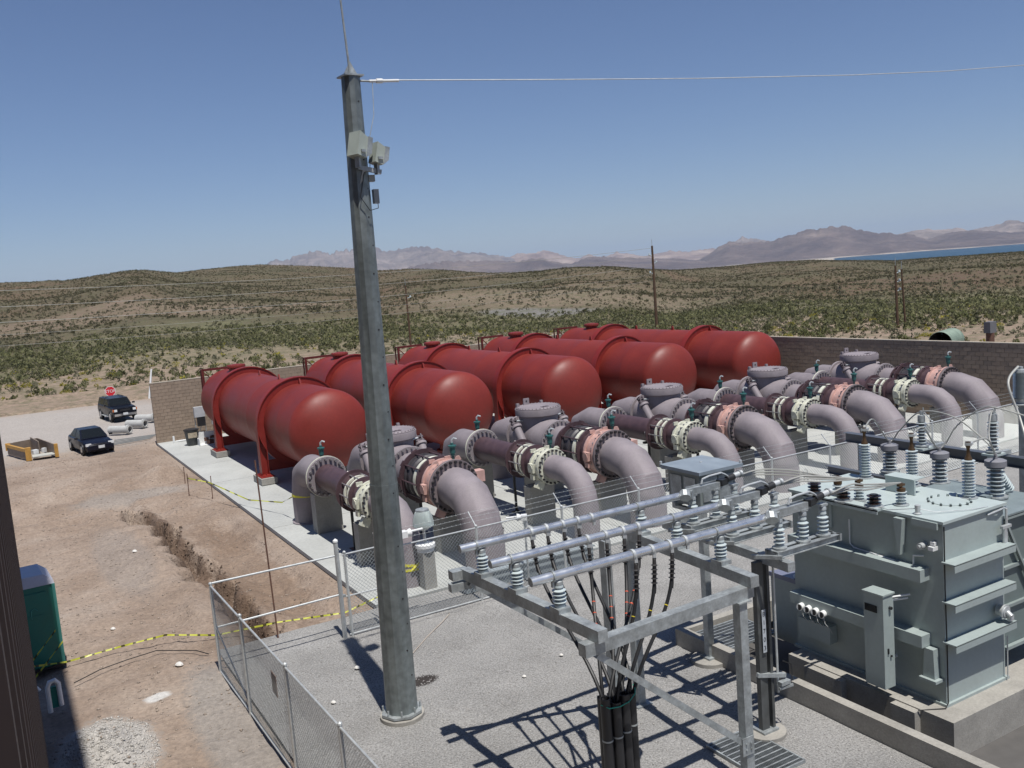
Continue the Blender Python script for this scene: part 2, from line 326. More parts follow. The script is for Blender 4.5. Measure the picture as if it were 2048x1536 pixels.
def desert_material():
    m = bpy.data.materials.new('desert_soil'); m.use_nodes = True; t = m.node_tree; n = t.nodes; l = t.links
    b = n['Principled BSDF']; b.inputs['Roughness'].default_value = .95; b.inputs['Specular IOR Level'].default_value = .15
    g = n.new('ShaderNodeNewGeometry')
    def noise(sc, det=6, ro=.6, mp=None):
        q = n.new('ShaderNodeTexNoise'); q.inputs['Scale'].default_value = sc; q.inputs['Detail'].default_value = det; q.inputs['Roughness'].default_value = ro
        l.new(g.outputs['Position'], q.inputs[0]); return q.outputs[0]
    def ramp(v, st):
        c = n.new('ShaderNodeValToRGB'); l.new(v, c.inputs[0]); e = c.color_ramp.elements
        while len(e) < len(st): e.new(.5)
        for i, (p, k) in enumerate(st): e[i].position = p; e[i].color = (*k, 1)
        return c.outputs[0]
    def mix(fac, a, c):
        q = n.new('ShaderNodeMix'); q.data_type = 'RGBA'; l.new(fac, q.inputs[0]); l.new(a, q.inputs[6])
        if isinstance(c, tuple): q.inputs[7].default_value = (*c, 1)
        else: l.new(c, q.inputs[7])
        return q.outputs[2]
    def rng_(v, a, c, x, y):
        q = n.new('ShaderNodeMapRange'); q.inputs[1].default_value = a; q.inputs[2].default_value = c; q.inputs[3].default_value = x; q.inputs[4].default_value = y; l.new(v, q.inputs[0]); return q.outputs[0]
    base = ramp(noise(.02, 9, .65), [(.34, (.082, .070, .046)), (.46, (.102, .084, .055)), (.56, (.120, .092, .062)), (.68, (.150, .110, .078))])
    dark = ramp(noise(.007, 5), [(.4, (0, 0, 0)), (.62, (1, 1, 1))])
    base = mix(rng_(noise(.012, 5), .5, .66, 0, .6), base, (.135, .080, .058))
    nzb = noise(.035, 7, .65)
    def ell(cx, cy, rx, ry, rot=0):
        mp = n.new('ShaderNodeMapping'); mp.vector_type = 'TEXTURE'; mp.inputs['Location'].default_value = (cx, cy, 0); mp.inputs['Rotation'].default_value = (0, 0, R(rot)); mp.inputs['Scale'].default_value = (rx, ry, 1e6)
        l.new(g.outputs['Position'], mp.inputs[0]); q = n.new('ShaderNodeVectorMath'); q.operation = 'LENGTH'; l.new(mp.outputs[0], q.inputs[0])
        a_ = n.new('ShaderNodeMath'); a_.operation = 'MULTIPLY_ADD'; l.new(nzb, a_.inputs[0]); a_.inputs[1].default_value = 1.7; l.new(q.outputs['Value'], a_.inputs[2]); return rng_(a_.outputs[0], 1.55, 2.05, 1, 0)
    base = mix(ell(0, 0, 180, 180), base, (.160, .150, .088))
    for (cx, cy, rx, ry, rot, c_) in BARE: base = mix(ell(cx, cy, rx, ry, rot), base, c_)
    base = mix(ell(0, 60, 125, 75), base, (.27, .205, .155))
    base = mix(rng_(noise(.6, 6, .75), .45, .62, 0, .6), base, (.085, .095, .045))
    # plain and shores of the basin are pale
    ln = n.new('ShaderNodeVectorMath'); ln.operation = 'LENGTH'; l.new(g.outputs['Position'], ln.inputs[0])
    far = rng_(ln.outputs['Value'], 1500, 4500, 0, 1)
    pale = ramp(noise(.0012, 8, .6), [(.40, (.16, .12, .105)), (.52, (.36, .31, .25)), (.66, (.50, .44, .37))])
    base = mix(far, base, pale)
    sp = n.new('ShaderNodeVectorMath'); sp.operation = 'SCALE'; l.new(base, sp.inputs[0]); l.new(rng_(noise(2.5, 5, .75), .35, .65, .72, 1.28), sp.inputs['Scale'])
    l.new(sp.outputs[0], b.inputs['Base Color'])
    bp = n.new('ShaderNodeBump'); bp.inputs['Strength'].default_value = .7; bp.inputs['Distance'].default_value = .5; l.new(noise(.8, 6, .7), bp.inputs['Height']); l.new(bp.outputs[0], b.inputs['Normal'])
    return m
DESERT = desert_material()
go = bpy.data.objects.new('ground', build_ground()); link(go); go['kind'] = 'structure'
# ---- lake
def lake():
    m = bpy.data.materials.new('lake_water'); m.use_nodes = True; n = m.node_tree.nodes; l = m.node_tree.links
    b = n['Principled BSDF']; b.inputs['Base Color'].default_value = (.003, .040, .075, 1); b.inputs['Roughness'].default_value = .35; b.inputs['Specular IOR Level'].default_value = .08
    g = n.new('ShaderNodeNewGeometry'); q = n.new('ShaderNodeTexNoise'); q.inputs['Scale'].default_value = .02; q.inputs['Detail'].default_value = 8; l.new(g.outputs['Position'], q.inputs[0])
    bp = n.new('ShaderNodeBump'); bp.inputs['Distance'].default_value = 3; bp.inputs['Strength'].default_value = .4; l.new(q.outputs[0], bp.inputs['Height']); l.new(bp.outputs[0], b.inputs['Normal'])
    a = np.radians(np.arange(40, 100, 1.0)); rd = np.linspace(2000, 13500, 8); A, D = np.meshgrid(a, rd, indexing='ij')
    o = bpy.data.objects.new('water', gridmesh('water', D*np.sin(A), D*np.cos(A), 0*A-108.0, m)); link(o); o['kind'] = 'structure'
lake()
# ---- mountains beyond the basin
def range_(prof, dist, depth, col, base=-104, seed=0, rough=.18):
    az0, az1 = prof[0][0], prof[-1][0]; pa = [p[0] for p in prof]; pe = [p[1] for p in prof]
    az = np.linspace(az0-1.5, az1+1.5, int((az1-az0+3)*16)); t = np.linspace(-1, 1, 70)
    A, T = np.meshgrid(az, t, indexing='ij'); D = dist + T*depth
    el = np.interp(A, pa, pe); env = smooth((A-az0+1.5)/1.5)*smooth((az1+1.5-A)/1.5)
    H = CAMH + dist*np.tan(np.radians(el)) - base
    x = D*np.sin(np.radians(A)); y = D*np.cos(np.radians(A))
    rg = ridged(x/2200+seed, y/2200+seed*2, 6)
    sh = np.where(T < 0, (1+T)**1.15, (1-T)**1.3)
    low = (rg-.60)*rough*5*(1-np.abs(sh*2-1))
    fine = ridged(x/650+seed, y/650, 5)-.6
    H2 = H*env*np.clip(sh + low*sh**.5*1.5 + fine*.22*(1-np.abs(sh*2-1)), 0, 1.03)
    edge = fbm(A*5+seed, T*3+seed, 5)*H*.10*sh**5*env
    Z = base - 8 + H2 + edge + (sh > .9)*0
    st = col; g = MATS.get('rock_%d' % seed) or mixmat('rock_%d' % seed, st, scale=.0011, detail=9, fine_amt=.22, fine_scale=.008, rough=.95, bump=.9, bs=.004, bd=60, coord='Object')
    o = bpy.data.objects.new('mountain_range', gridmesh('mountain_range', x, y, Z, g)); link(o); o['kind'] = 'structure'
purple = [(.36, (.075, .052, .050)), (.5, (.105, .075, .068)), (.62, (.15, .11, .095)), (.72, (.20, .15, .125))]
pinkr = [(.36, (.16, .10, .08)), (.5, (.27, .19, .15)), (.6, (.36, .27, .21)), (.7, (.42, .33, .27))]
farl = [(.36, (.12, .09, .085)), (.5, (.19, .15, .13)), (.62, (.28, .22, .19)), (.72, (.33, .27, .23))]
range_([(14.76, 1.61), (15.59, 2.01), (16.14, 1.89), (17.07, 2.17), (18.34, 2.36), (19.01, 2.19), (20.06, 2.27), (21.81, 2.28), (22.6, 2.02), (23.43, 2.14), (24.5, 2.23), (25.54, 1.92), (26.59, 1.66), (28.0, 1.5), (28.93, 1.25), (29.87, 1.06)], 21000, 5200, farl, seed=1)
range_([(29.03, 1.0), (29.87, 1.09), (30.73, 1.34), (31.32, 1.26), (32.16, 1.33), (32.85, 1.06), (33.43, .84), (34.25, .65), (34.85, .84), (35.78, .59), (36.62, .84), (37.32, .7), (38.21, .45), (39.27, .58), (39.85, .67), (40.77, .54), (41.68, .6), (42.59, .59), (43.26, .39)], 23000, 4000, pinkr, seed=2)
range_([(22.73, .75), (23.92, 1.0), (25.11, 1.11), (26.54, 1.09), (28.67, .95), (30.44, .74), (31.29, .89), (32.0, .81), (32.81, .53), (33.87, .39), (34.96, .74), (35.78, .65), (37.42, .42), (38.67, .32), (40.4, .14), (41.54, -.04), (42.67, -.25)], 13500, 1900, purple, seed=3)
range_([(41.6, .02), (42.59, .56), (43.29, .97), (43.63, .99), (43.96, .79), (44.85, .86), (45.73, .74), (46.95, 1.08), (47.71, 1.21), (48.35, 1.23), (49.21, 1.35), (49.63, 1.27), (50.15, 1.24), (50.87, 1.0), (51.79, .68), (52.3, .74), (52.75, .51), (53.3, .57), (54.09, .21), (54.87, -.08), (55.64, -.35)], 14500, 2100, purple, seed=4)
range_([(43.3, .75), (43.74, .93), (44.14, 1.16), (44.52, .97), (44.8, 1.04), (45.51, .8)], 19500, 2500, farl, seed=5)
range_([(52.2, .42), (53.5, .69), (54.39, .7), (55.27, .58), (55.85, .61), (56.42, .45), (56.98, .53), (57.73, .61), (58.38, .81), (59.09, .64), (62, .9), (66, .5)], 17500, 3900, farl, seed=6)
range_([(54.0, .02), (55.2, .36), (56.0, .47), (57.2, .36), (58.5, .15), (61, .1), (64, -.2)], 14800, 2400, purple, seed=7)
# ---- dirt yard sheet with its trench and berms
def dirt_z(x, y):
    z = fbm(x/3+4, y/3, 4)*.16 + fbm(x*1.2, y*1.2, 4)*.085 + fbm(x*4, y*4, 3)*.035
    z = z*(.35+.65*(1-smooth((y-50)/8))) - .05
    # trench from the corner of the fence towards the far left
    tx = np.interp(y, [21.5, 25.2, 30, 35.6, 38.5, 40.3, 41.5], [5.2, 5.1, 4.97, 4.8, 4.5, 4.0, 3.0]) + fbm(y*.9, y*0+3, 3)*.22
    wid = .20+.10*fbm(y*1.3, y*0+8, 3)
    d = np.abs(x-tx + .42*fbm(x*1.5, y*1.5, 2)); k = smooth((wid+.30-d)/.36)*smooth((y-21.2)/.7)*(1-smooth((y-41.6)/.8))
    dep = .85+.25*fbm(x*1.2, y*1.2, 2)
    # ground falls from the slab towards the trench, ragged bank on the right
    bank = smooth((x-tx)/1.2)*(1-smooth((x-tx-1.9)/1.3))*smooth((y-21)/2)*(1-smooth((y-40)/3))
    z = z - bank*(.30+.25*fbm(x*1.5, y*.7, 4)) - k*dep
    z = z + .22*np.exp(-((x-tx+1.0)/.5)**2)*smooth((y-22)/2)*(1-smooth((y-40)/3))*(.4+fbm(x, y*.7, 3))
    # two low spoil ridges running across behind
    z = z + .60*np.exp(-((y-45.3-.25*x+fbm(x*.5, y*0, 3)*1.0)/1.0)**2)*(.6+.6*fbm(x*.8+2, y, 3)) - .45*np.exp(-((y-42.3+.05*x)/.7)**2)*(1-smooth((x-4.2)/.6))*smooth((x+.5)/1) + .30*np.exp(-((y-40.4+.1*x)/.8)**2)*(1-smooth((x-6)/1))*(.7+fbm(x*.6, y, 3))
    # white spoil heap and small tracks near the building
    z = z + .30*np.exp(-((x-.95)/.55)**2-((y-18.6)/1.25)**2)*(.8+.5*fbm(x*4, y*4, 4))
    low = smooth((x-7.3)/.4)*smooth((y-21.6)/.6)*(1-smooth((y-58.6)/.8))
    z = z*(1-low) - .12*low
    g = smooth((x-3.6)/.25)*(1-smooth((y-21.5)/.5)); z = z*(1-g) - .10*g
    z = z - 1.1*smooth((x-9.5)/1.5)*(1-smooth((y-18)/2.5))
    return z
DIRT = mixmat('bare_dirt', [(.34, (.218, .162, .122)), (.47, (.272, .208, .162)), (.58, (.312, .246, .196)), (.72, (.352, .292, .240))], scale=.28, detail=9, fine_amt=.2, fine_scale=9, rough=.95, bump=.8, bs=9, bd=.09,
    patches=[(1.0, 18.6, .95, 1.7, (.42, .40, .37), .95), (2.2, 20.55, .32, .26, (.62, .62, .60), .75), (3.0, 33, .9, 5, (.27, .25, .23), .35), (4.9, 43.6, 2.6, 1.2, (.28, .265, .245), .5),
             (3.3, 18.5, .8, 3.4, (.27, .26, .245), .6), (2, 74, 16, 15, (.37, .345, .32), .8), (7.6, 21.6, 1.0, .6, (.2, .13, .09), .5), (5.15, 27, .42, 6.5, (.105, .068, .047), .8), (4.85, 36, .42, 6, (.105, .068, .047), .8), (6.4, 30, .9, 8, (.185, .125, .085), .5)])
def dirt_yard():
    xs = np.concatenate([np.arange(-62, -2, 4), np.arange(-2, 8.6, .085), np.arange(9, 45, 2.0)])
    ys = np.concatenate([np.arange(-60, 14, 4), np.arange(14, 48, .10), np.arange(48, 64, .25), np.arange(64, 90, .8)])
    X, Y = np.meshgrid(xs, ys, indexing='ij'); Z = dirt_z(X, Y)
    Z = Z + .04*smooth((Y-84)/3)
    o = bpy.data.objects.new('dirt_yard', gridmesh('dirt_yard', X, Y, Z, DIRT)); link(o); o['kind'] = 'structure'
dirt_yard()
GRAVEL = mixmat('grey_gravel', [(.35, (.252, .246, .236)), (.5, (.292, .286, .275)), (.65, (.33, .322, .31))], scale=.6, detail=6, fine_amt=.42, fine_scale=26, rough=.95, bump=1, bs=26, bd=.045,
    patches=[(7.1, 17.5, .42, .26, (.035, .028, .025), .95)])  # dark blob by the pole foot: a shadow painted into the gravel colour
def gravel():
    for (x0, x1, y0, y1) in ((3.86, 12.4, 2, 22.35), (12.4, 39.2, 15.25, 22.35), (18.4, 39.2, 2, 15.25)):
        xs = np.arange(x0, x1+.01, (x1-x0)/round((x1-x0)/.25)); ys = np.arange(y0, y1+.01, (y1-y0)/round((y1-y0)/.25))
        X, Y = np.meshgrid(xs, ys, indexing='ij'); Z = fbm(X*.7, Y*.7, 3)*.025
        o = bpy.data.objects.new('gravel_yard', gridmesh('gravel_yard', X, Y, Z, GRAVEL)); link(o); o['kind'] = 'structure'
gravel()
# ---- stones lying about: uncountable
def stones(name, n, region, smin, smax, m, zf, seed, label, xy=None):
    rs = np.random.RandomState(seed); x = region[0]+(region[1]-region[0])*rs.rand(n); y = region[2]+(region[3]-region[2])*rs.rand(n)**1.0
    if xy: x, y = xy
    s = smin+(smax-smin)*rs.rand(n)**4; z = zf(x, y)
    o8 = np.array([(1, 0, 0), (0, 1, 0), (-1, 0, 0), (0, -1, 0), (0, 0, 1), (0, 0, -1)], float); F = np.array([(0, 1, 4), (1, 2, 4), (2, 3, 4), (3, 0, 4), (1, 0, 5), (2, 1, 5), (3, 2, 5), (0, 3, 5)])
    a = rs.rand(n)*6.28; v = o8[None]*(.7+.6*rs.rand(n, 6, 1)); ca, sa = np.cos(a)[:, None], np.sin(a)[:, None]
    vx = v[..., 0]*ca-v[..., 1]*sa; vy = (v[..., 0]*sa+v[..., 1]*ca)*.8; vz = v[..., 2]*.6
    co = np.stack([x[:, None]+vx*s[:, None], y[:, None]+vy*s[:, None], z[:, None]+vz*s[:, None]+s[:, None]*.2], -1).reshape(-1, 3)
    q = (F[None]+6*np.arange(n)[:, None, None]).reshape(-1, 3)
    o = bpy.data.objects.new(name, npmesh(name, co, q, m, False)); link(o); o['kind'] = 'stuff'; tag(o, label, 'stones')
def clods():
    rs = np.random.RandomState(9); x = rs.uniform(3.2, 6.3, 60000); y = rs.uniform(21.4, 41.8, 60000)
    gx = (dirt_z(x+.08, y)-dirt_z(x-.08, y))/.16; ok = (gx > .75); x, y = x[ok][:800], y[ok][:800]; n_ = len(x)
    it = iter(range(1)); px, py = x, y
    stones('trench_clods', n_, (0, 1, 0, 1), .02, .06, mat('damp_clod', (.10, .068, .048), .95, var=.5, vs=3), dirt_z, 11, 'dark damp clods sticking out of the trench wall', (px, py))
STONE = mat('dirt_stone', (.28, .23, .19), .9, var=.35, vs=1.2)
STONEG = mat('gravel_stone', (.36, .345, .33), .9, var=.4, vs=9)
stones('loose_stones', 14000, (-1.5, 8, 17, 60), .008, .045, STONE, dirt_z, 1, 'small tan stones scattered over the bare dirt')
stones('gravel_stones', 26000, (3.9, 12.35, 8, 20.9), .008, .026, STONEG, lambda x, y: fbm(x*.7, y*.7, 3)*.025, 2, 'loose grey gravel stones covering the fenced yard')
clods()
rh = np.random.RandomState(4); ah = rh.rand(6000)*6.283; qh = rh.rand(6000)**.6
stones('rubble_heap', 6000, (0, 1, 0, 1), .006, .034, mat('pale_rubble', (.42, .40, .37), .95, var=.35, vs=8), dirt_z, 12, 'pale grey rubble heap on the dirt beside the brown building', (1.05+.85*np.cos(ah)*qh, 18.6+1.7*np.sin(ah)*qh))
# ================================================================== desert plants
def shrub_arrays(seed, n, tri, spread=1.0, h=.9, up=.0):
    rs = np.random.RandomState(seed); vs = []; fs = []
    for i in range(n):
        a = rs.rand()*6.283; e = math.asin(rs.rand()**.8)*.95; q = .45+.55*rs.rand()**.5
        c = np.array([math.cos(a)*math.cos(e)*q*spread*.5, math.sin(a)*math.cos(e)*q*spread*.5, .08+math.sin(e)*q*h*.85])
        d = rs.randn(3)+np.array([0, -.25, 1.1]); d /= np.linalg.norm(d); u = np.cross(d, [0, 0, 1.]); u /= (np.linalg.norm(u)+1e-6); w = np.cross(u, d)
        s = tri*(.6+.8*rs.rand()); o = len(vs)
        vs += [c-u*s*.6-w*s*.5, c+u*s*.6-w*s*.4, c+w*s+d*s*.2, c-d*s*.5+u*s*.1]; fs += [(o, o+1, o+2), (o, o+2, o+3)]
    return np.array(vs), np.array(fs)
def leafmat(name, col, v=.3):
    m = mat(name, col, .85, var=v, vs=.35, rnd=.22, fine=.2, fs=3, spec=.1); t = m.node_tree; b = t.nodes['Principled BSDF']
    tr_ = t.nodes.new('ShaderNodeBsdfTranslucent'); mx = t.nodes.new('ShaderNodeMixShader'); mx.inputs[0].default_value = .5
    t.links.new(b.inputs['Base Color'].links[0].from_socket, tr_.inputs[0]); t.links.new(b.outputs[0], mx.inputs[1]); t.links.new(tr_.outputs[0], mx.inputs[2])
    t.links.new(mx.outputs[0], t.nodes['Material Output'].inputs[0]); return m
SAGE = leafmat('creosote_leaves', (.185, .198, .088)); OLIVE = leafmat('grey_green_leaves', (.215, .205, .135)); YFLO = leafmat('yellow_brittlebush_flowers', (.40, .36, .07))
stemm = mat('shrub_stems', (.10, .075, .05), .9)
rsv = np.random.RandomState(21)
def shrub_mesh(seed, m, n, tri, sp, h):
    v, q = shrub_arrays(seed, n, tri, sp, h)
    return npmesh('foliage', v, q, m, False)
def stems_mesh(seed):
    r = random.Random(seed); b = MB()
    for k in range(5):
        a = r.random()*6.28; b.tube([(0, 0, -.05), (.12*math.cos(a), .12*math.sin(a), .3), (.3*math.cos(a), .3*math.sin(a), .62)], .02, 3)
    return b.mesh('stems', stemm, 0)
KINDS = [('creosote_bush', 'dark green creosote bush growing on the desert flat beyond the yard', 'bush', 'green creosote bushes on the desert flat', [shrub_mesh(s, SAGE, 130, .10, 1.15, .9) for s in (1, 2, 3)], (.6, 1.15)),
         ('sage_bush', 'low grey green bush growing on the desert flat beyond the yard', 'bush', 'grey green bushes on the desert flat', [shrub_mesh(s, OLIVE, 120, .09, 1.2, .65) for s in (4, 5, 6)], (.5, 1.0)),
         ('yellow_bush', 'small bush covered with yellow flowers on the desert flat', 'bush', 'yellow flowering bushes on the desert flat', [shrub_mesh(s, YFLO, 90, .08, 1.2, .55) for s in (7, 8)], (.55, 1.15))]
STM = stems_mesh(3)
def place_bushes(k, n, band):
    name, lab, cat, grp, meshes, (s0, s1) = KINDS[k]; c = 0
    while c < n:
        az = rsv.uniform(-1.5, 62); r = band[0] + (band[1]-band[0])*rsv.rand()**.7
        x, y = r*math.sin(R(az)), r*math.cos(R(az))
        if (x < 41.5 and y < 87) or (84 < y < 100 and x < 18): continue
        if k == 2 and rsv.rand() > .25 and not (az < 9 or az > 44): continue
        z = float(ground_z(np.array([x]), np.array([y]))[0]); s = rsv.uniform(s0, s1)
        o = bpy.data.objects.new(name, None); link(o); o.location = (x, y, z-.03); o.rotation_euler = (0, 0, rsv.rand()*6.28); o.scale = (s, s, s*rsv.uniform(.8, 1.15)); tag(o, lab, cat, grp)
        f_ = bpy.data.objects.new('foliage', meshes[rsv.randint(len(meshes))]); link(f_, o)
        if k == 0: link(bpy.data.objects.new('stems', STM), o)
        c += 1
place_bushes(0, 130, (60, 118)); place_bushes(1, 95, (60, 115)); place_bushes(2, 60, (62, 125))
def scatter(name, label, m, n, r0, r1, smin, smax, seed, dens=None, tri=.42, per=7, pw=1.0):
    rs = np.random.RandomState(seed); N = int(n*2.2)
    az = np.radians(rs.uniform(-3, 64, N)); r = r0+(r1-r0)*rs.rand(N)**pw; x = r*np.sin(az); y = r*np.cos(az)
    ok = ~(((x < 41.5) & (y < 87)) | ((y > 84) & (y < 100) & (x < 18)))
    den = vnoise(x/22+seed, y/22)*.6+vnoise(x/7, y/7+seed)*.4
    ok &= rs.rand(N) < np.clip((den-(.25 if r0 < 200 else .1))*2.2, .05, 1)
    for (cx, cy, rx, ry, rot, c_) in BARE:
        c0, s0 = math.cos(R(rot)), math.sin(R(rot)); u = ((x-cx)*c0+(y-cy)*s0)/rx; v = (-(x-cx)*s0+(y-cy)*c0)/ry
        ok &= ~((u*u+v*v < .9) & (rs.rand(N) < .62))
    x, y = x[ok][:n], y[ok][:n]; k = len(x); z = ground_z(x, y)
    s = smin+(smax-smin)*rs.rand(k)**1.6
    var = []
    for v in range(6):
        vv, ff = shrub_arrays(seed*10+v, per, tri, 1.0, .8); var.append(vv)
    var = np.stack(var); F = ff; nv = var.shape[1]
    w = rs.randint(0, 6, k); a = rs.rand(k)*6.28; V = var[w]; ca, sa = np.cos(a)[:, None], np.sin(a)[:, None]
    co = np.stack([x[:, None]+(V[..., 0]*ca-V[..., 1]*sa)*s[:, None], y[:, None]+(V[..., 0]*sa+V[..., 1]*ca)*s[:, None], z[:, None]+V[..., 2]*s[:, None]*.85-.02], -1).reshape(-1, 3)
    q = (F[None]+nv*np.arange(k)[:, None, None]).reshape(-1, 3)
    o = bpy.data.objects.new(name, npmesh(name, co, q, m, False)); link(o); o['kind'] = 'stuff'; tag(o, label, 'brush')
scatter('near_brush', 'dense low green brush on the flat beyond the yard walls', leafmat('lush_brush_leaves', (.205, .205, .105)), 9500, 96, 185, .4, 1.05, 31, per=13, pw=.85, tri=.28)
scatter('grey_brush', 'pale grey green brush on the flat beyond the yard walls', OLIVE, 11000, 66, 250, .3, .8, 32, per=12, pw=.8, tri=.26)
HILLS = leafmat('hill_brush_leaves', (.140, .132, .075))
scatter('hill_brush', 'sparse dark bushes dotted over the desert hills', HILLS, 50000, 180, 900, .35, .95, 33, per=9, tri=.30)
scatter('pale_hill_brush', 'pale bushes dotted over the desert hills', leafmat('pale_hill_leaves', (.17, .155, .10)), 30000, 205, 860, .4, 1.0, 34, per=8, tri=.34)
scatter('yellow_brush', 'yellow flowering brush spread along the foot of the hills', YFLO, 520, 90, 150, .3, .8, 35, per=10, pw=.7, tri=.26)
# ================================================================== slab and walls
def slab():
    # concrete paving poured in bays with open joints
    xs = [8.0, 12.5, 17.0, 21.5, 26.0, 30.5, 35.0, 39.4]; ys = [22.4, 27.5, 32.6, 37.7, 42.8, 47.9, 53.0, 58.03]
    base = struct('concrete_pad', MB().box((23.7, 40.2, -.13), (31.35, 35.6, .2)), CONCW)
    k = 0; me = {}
    for i in range(7):
        for j in range(7):
            w, d = xs[i+1]-xs[i]-.02, ys[j+1]-ys[j]-.02; key = (round(w, 2), round(d, 2))
            if key not in me: me[key] = MB().box((0, 0, 0), (w, d, .12)).mesh('slab_bay', CONCB, 0)
            o = part('slab_bay', me[key], None, base); o.location = ((xs[i]+xs[i+1])/2, (ys[j]+ys[j+1])/2, -.012+rng.uniform(-.003, .003)); k += 1
CONCB = mat('slab_bay_concrete', (.39, .40, .385), .85, var=.10, vs=.5, fine=.07, fs=12, bump=.1, bs=40, rnd=.05, spec=.3)
slab()
def block_wall(label, p0, p1, h, n0, first, face):
    """running-bond wall from p0 to p1; blocks nearest to p0+first are single objects"""
    p0, p1 = Vector(p0), Vector(p1); d = (p1-p0).normalized(); L = (p1-p0).length; ang = math.atan2(d.y, d.x)
    t = thing('block_wall', label, 'wall', p0, ang)
    part('wall_core', MB().box((L/2, 0, h/2), (L-.02, .15, h-.01)), MORTAR, t)
    part('wall_cap', MB().box((L/2, 0, h+.02), (L+.02, .22, .045)), CAPB, t)
    bw, bh = .4, .2033; rows = int(round(h/bh)); meshes = [MB().box((0, 0, 0), (bw-.012, .2, bh-.012)).mesh('block', BLOCK, 0), MB().box((0, 0, 0), (bw-.012, .204, bh-.012)).mesh('block', BLOCK, 0)]
    half = MB().box((0, 0, 0), (bw/2-.012, .2, bh-.012)).mesh('block', BLOCK, 0)
    cnt = 0; rest = MB(); cells = []
    for j in range(rows):
        x = 0.0 if j % 2 == 0 else -bw/2
        while x < L-.01:
            a, b_ = max(0, x), min(L, x+bw)
            if b_-a > .1: cells.append((abs((a+b_)/2-first), (a+b_)/2, j, b_-a))
            x += bw
    cells.sort()
    for q, (dd, xc, j, w) in enumerate(cells):
        z = (j+.5)*bh
        if q < n0:
            o = part('block', rng.choice(meshes) if w > .35 else half, None, t); o.location = (xc, rng.uniform(-.003, .003), z)
        else: rest.box((xc, rng.uniform(-.003, .003), z), (w-.012, .2, bh-.012))
    part('blocks', rest, BLOCK, t, 0, stuff=True)
    return t
block_wall('tan block wall running behind the five red tanks', (8.0, 58.13, 0), (39.45, 58.13, 0), 3.66, 299, 2.6, 1)
block_wall('dark shaded block wall along the right side of the yard', (39.56, 58.2, 0), (39.56, 4, 0), 3.66, 299, 32.5, 1)
# ================================================================== surge tanks
def make_tank():
    t = thing('surge_tank', '', 'storage tank')
    Rr, zc, yt, yb, D = 1.73, 2.553, 36.9, 54.34, .92; y0 = 40.86; q = lambda y: y-y0
    prof = []
    part('shell', MB().lathe((0, q(yt), zc), (0, 1, 0), [(0, Rr), (1.9, Rr), (1.915, Rr+.002), (1.93, Rr), (7.0, Rr), (7.015, Rr+.002), (7.03, Rr), (yb-yt, Rr)], 72, False), RED, t, 25)
    for yy, s in ((yt, -1), (yb, 1)):
        pr = [(D*math.sin(a), Rr*math.cos(a)) for a in [k*math.pi/2/14 for k in range(14)]] + [(D, .02)]
        part('domed_end', MB().lathe((0, q(yy), zc), (0, s, 0), pr, 72), RED, t, 60)
    for yy in (40.86, 50.0):
        rg = part('support_ring', MB().ring((0, q(yy)-.17, zc), (0, 1, 0), Rr+.004, Rr+.30, .34, 72), REDR, t, 35)
        part('ring_flange', MB().ring((0, q(yy)-.21, zc), (0, 1, 0), Rr+.27, Rr+.312, .42, 72), REDR, rg, 35)
        for s in (-1, 1):
            lg = part('leg', MB().box((s*(Rr+.155), q(yy), 1.45), (.31, .04, 2.25)).box((s*(Rr+.31), q(yy), 1.45), (.03, .42, 2.25)).box((s*(Rr+.0), q(yy), 1.35), (.03, .42, 2.0)), REDR, t)
            part('base_plate', MB().box((s*(Rr+.155), q(yy), .325), (.62, 1.1, .05)).box((s*(Rr+.155), q(yy), .36), (.42, .8, .03)).bolts((s*(Rr+.155), q(yy), .35), (0, 0, 1), .24, 6, .03, .09), REDR, lg)
            part('footing', MB().box((s*(Rr+.155), q(yy), .17), (.72, 1.42, .28)), CONCP, t)
        part('saddle_web', MB().box((0, q(yy), .75), (2*Rr+.1, .05, .5)), REDR, t)
    m = part('manway', MB().lathe((0, q(52.4), zc+Rr-.1), (0, 0, 1), [(0, .40), (.26, .40), (.27, .52), (.33, .52), (.34, .52), (.40, .50), (.44, .30), (.46, .1)], 24), RED, t)
    part('bolt_ring', MB().bolts((0, q(52.4), zc+Rr+.12), (0, 0, 1), .46, 16, .03, .2), REDR, m, stuff=True)
    for yy in (47.35, 43.75, 40.4): part('lifting_lug', MB().prism([(-.03, q(yy)-.14, zc+Rr-.02), (-.03, q(yy)+.14, zc+Rr-.02), (-.03, q(yy)+.04, zc+Rr+.24), (-.03, q(yy)-.04, zc+Rr+.24)], (.06, 0, 0)), REDR, t, 0)
    b = MB(); y1 = q(54.5)
    b.bar((-1.45, y1, 4.33), (.2, y1, 4.33), .09, .13).bar((-1.45, y1, 4.36), (-1.45, y1, 3.1), .13, .09).bar((-1.4, y1, 4.2), (-.95, y1, 3.75), .05).bar((-1.45, y1+.5, 4.33), (.2, y1+.5, 4.33), .06).bar((-1.45, y1+.5, 4.36), (-1.45, y1+.5, 3.1), .07).bar((-1.45, y1, 4.33), (-1.45, y1+.5, 4.33), .07).bar((-1.45, y1, 3.45), (-1.3, y1+.1, 3.45), .04)
    part('platform_bracket', b, mat('bracket_red', (.10, .015, .012), .55, var=.2), t, 0)
    n = MB().cyl((0, q(38.2), .05), (0, q(38.2), .95), .45, n=20).lathe((0, q(38.2), .5), (0, 0, 1), [(0, .6), (.1, .6)], 20)
    part('bottom_nozzle', n, REDR, t)
    return t
tl = ['red horizontal surge tank at the far left, nearest the trench and tan wall end', 'second red surge tank from the left, partly hidden behind the steel pole', 'middle red surge tank of the row of five with a bright glint on its dome', 'second red surge tank from the right wall', 'farthest red surge tank, standing beside the dark right wall']
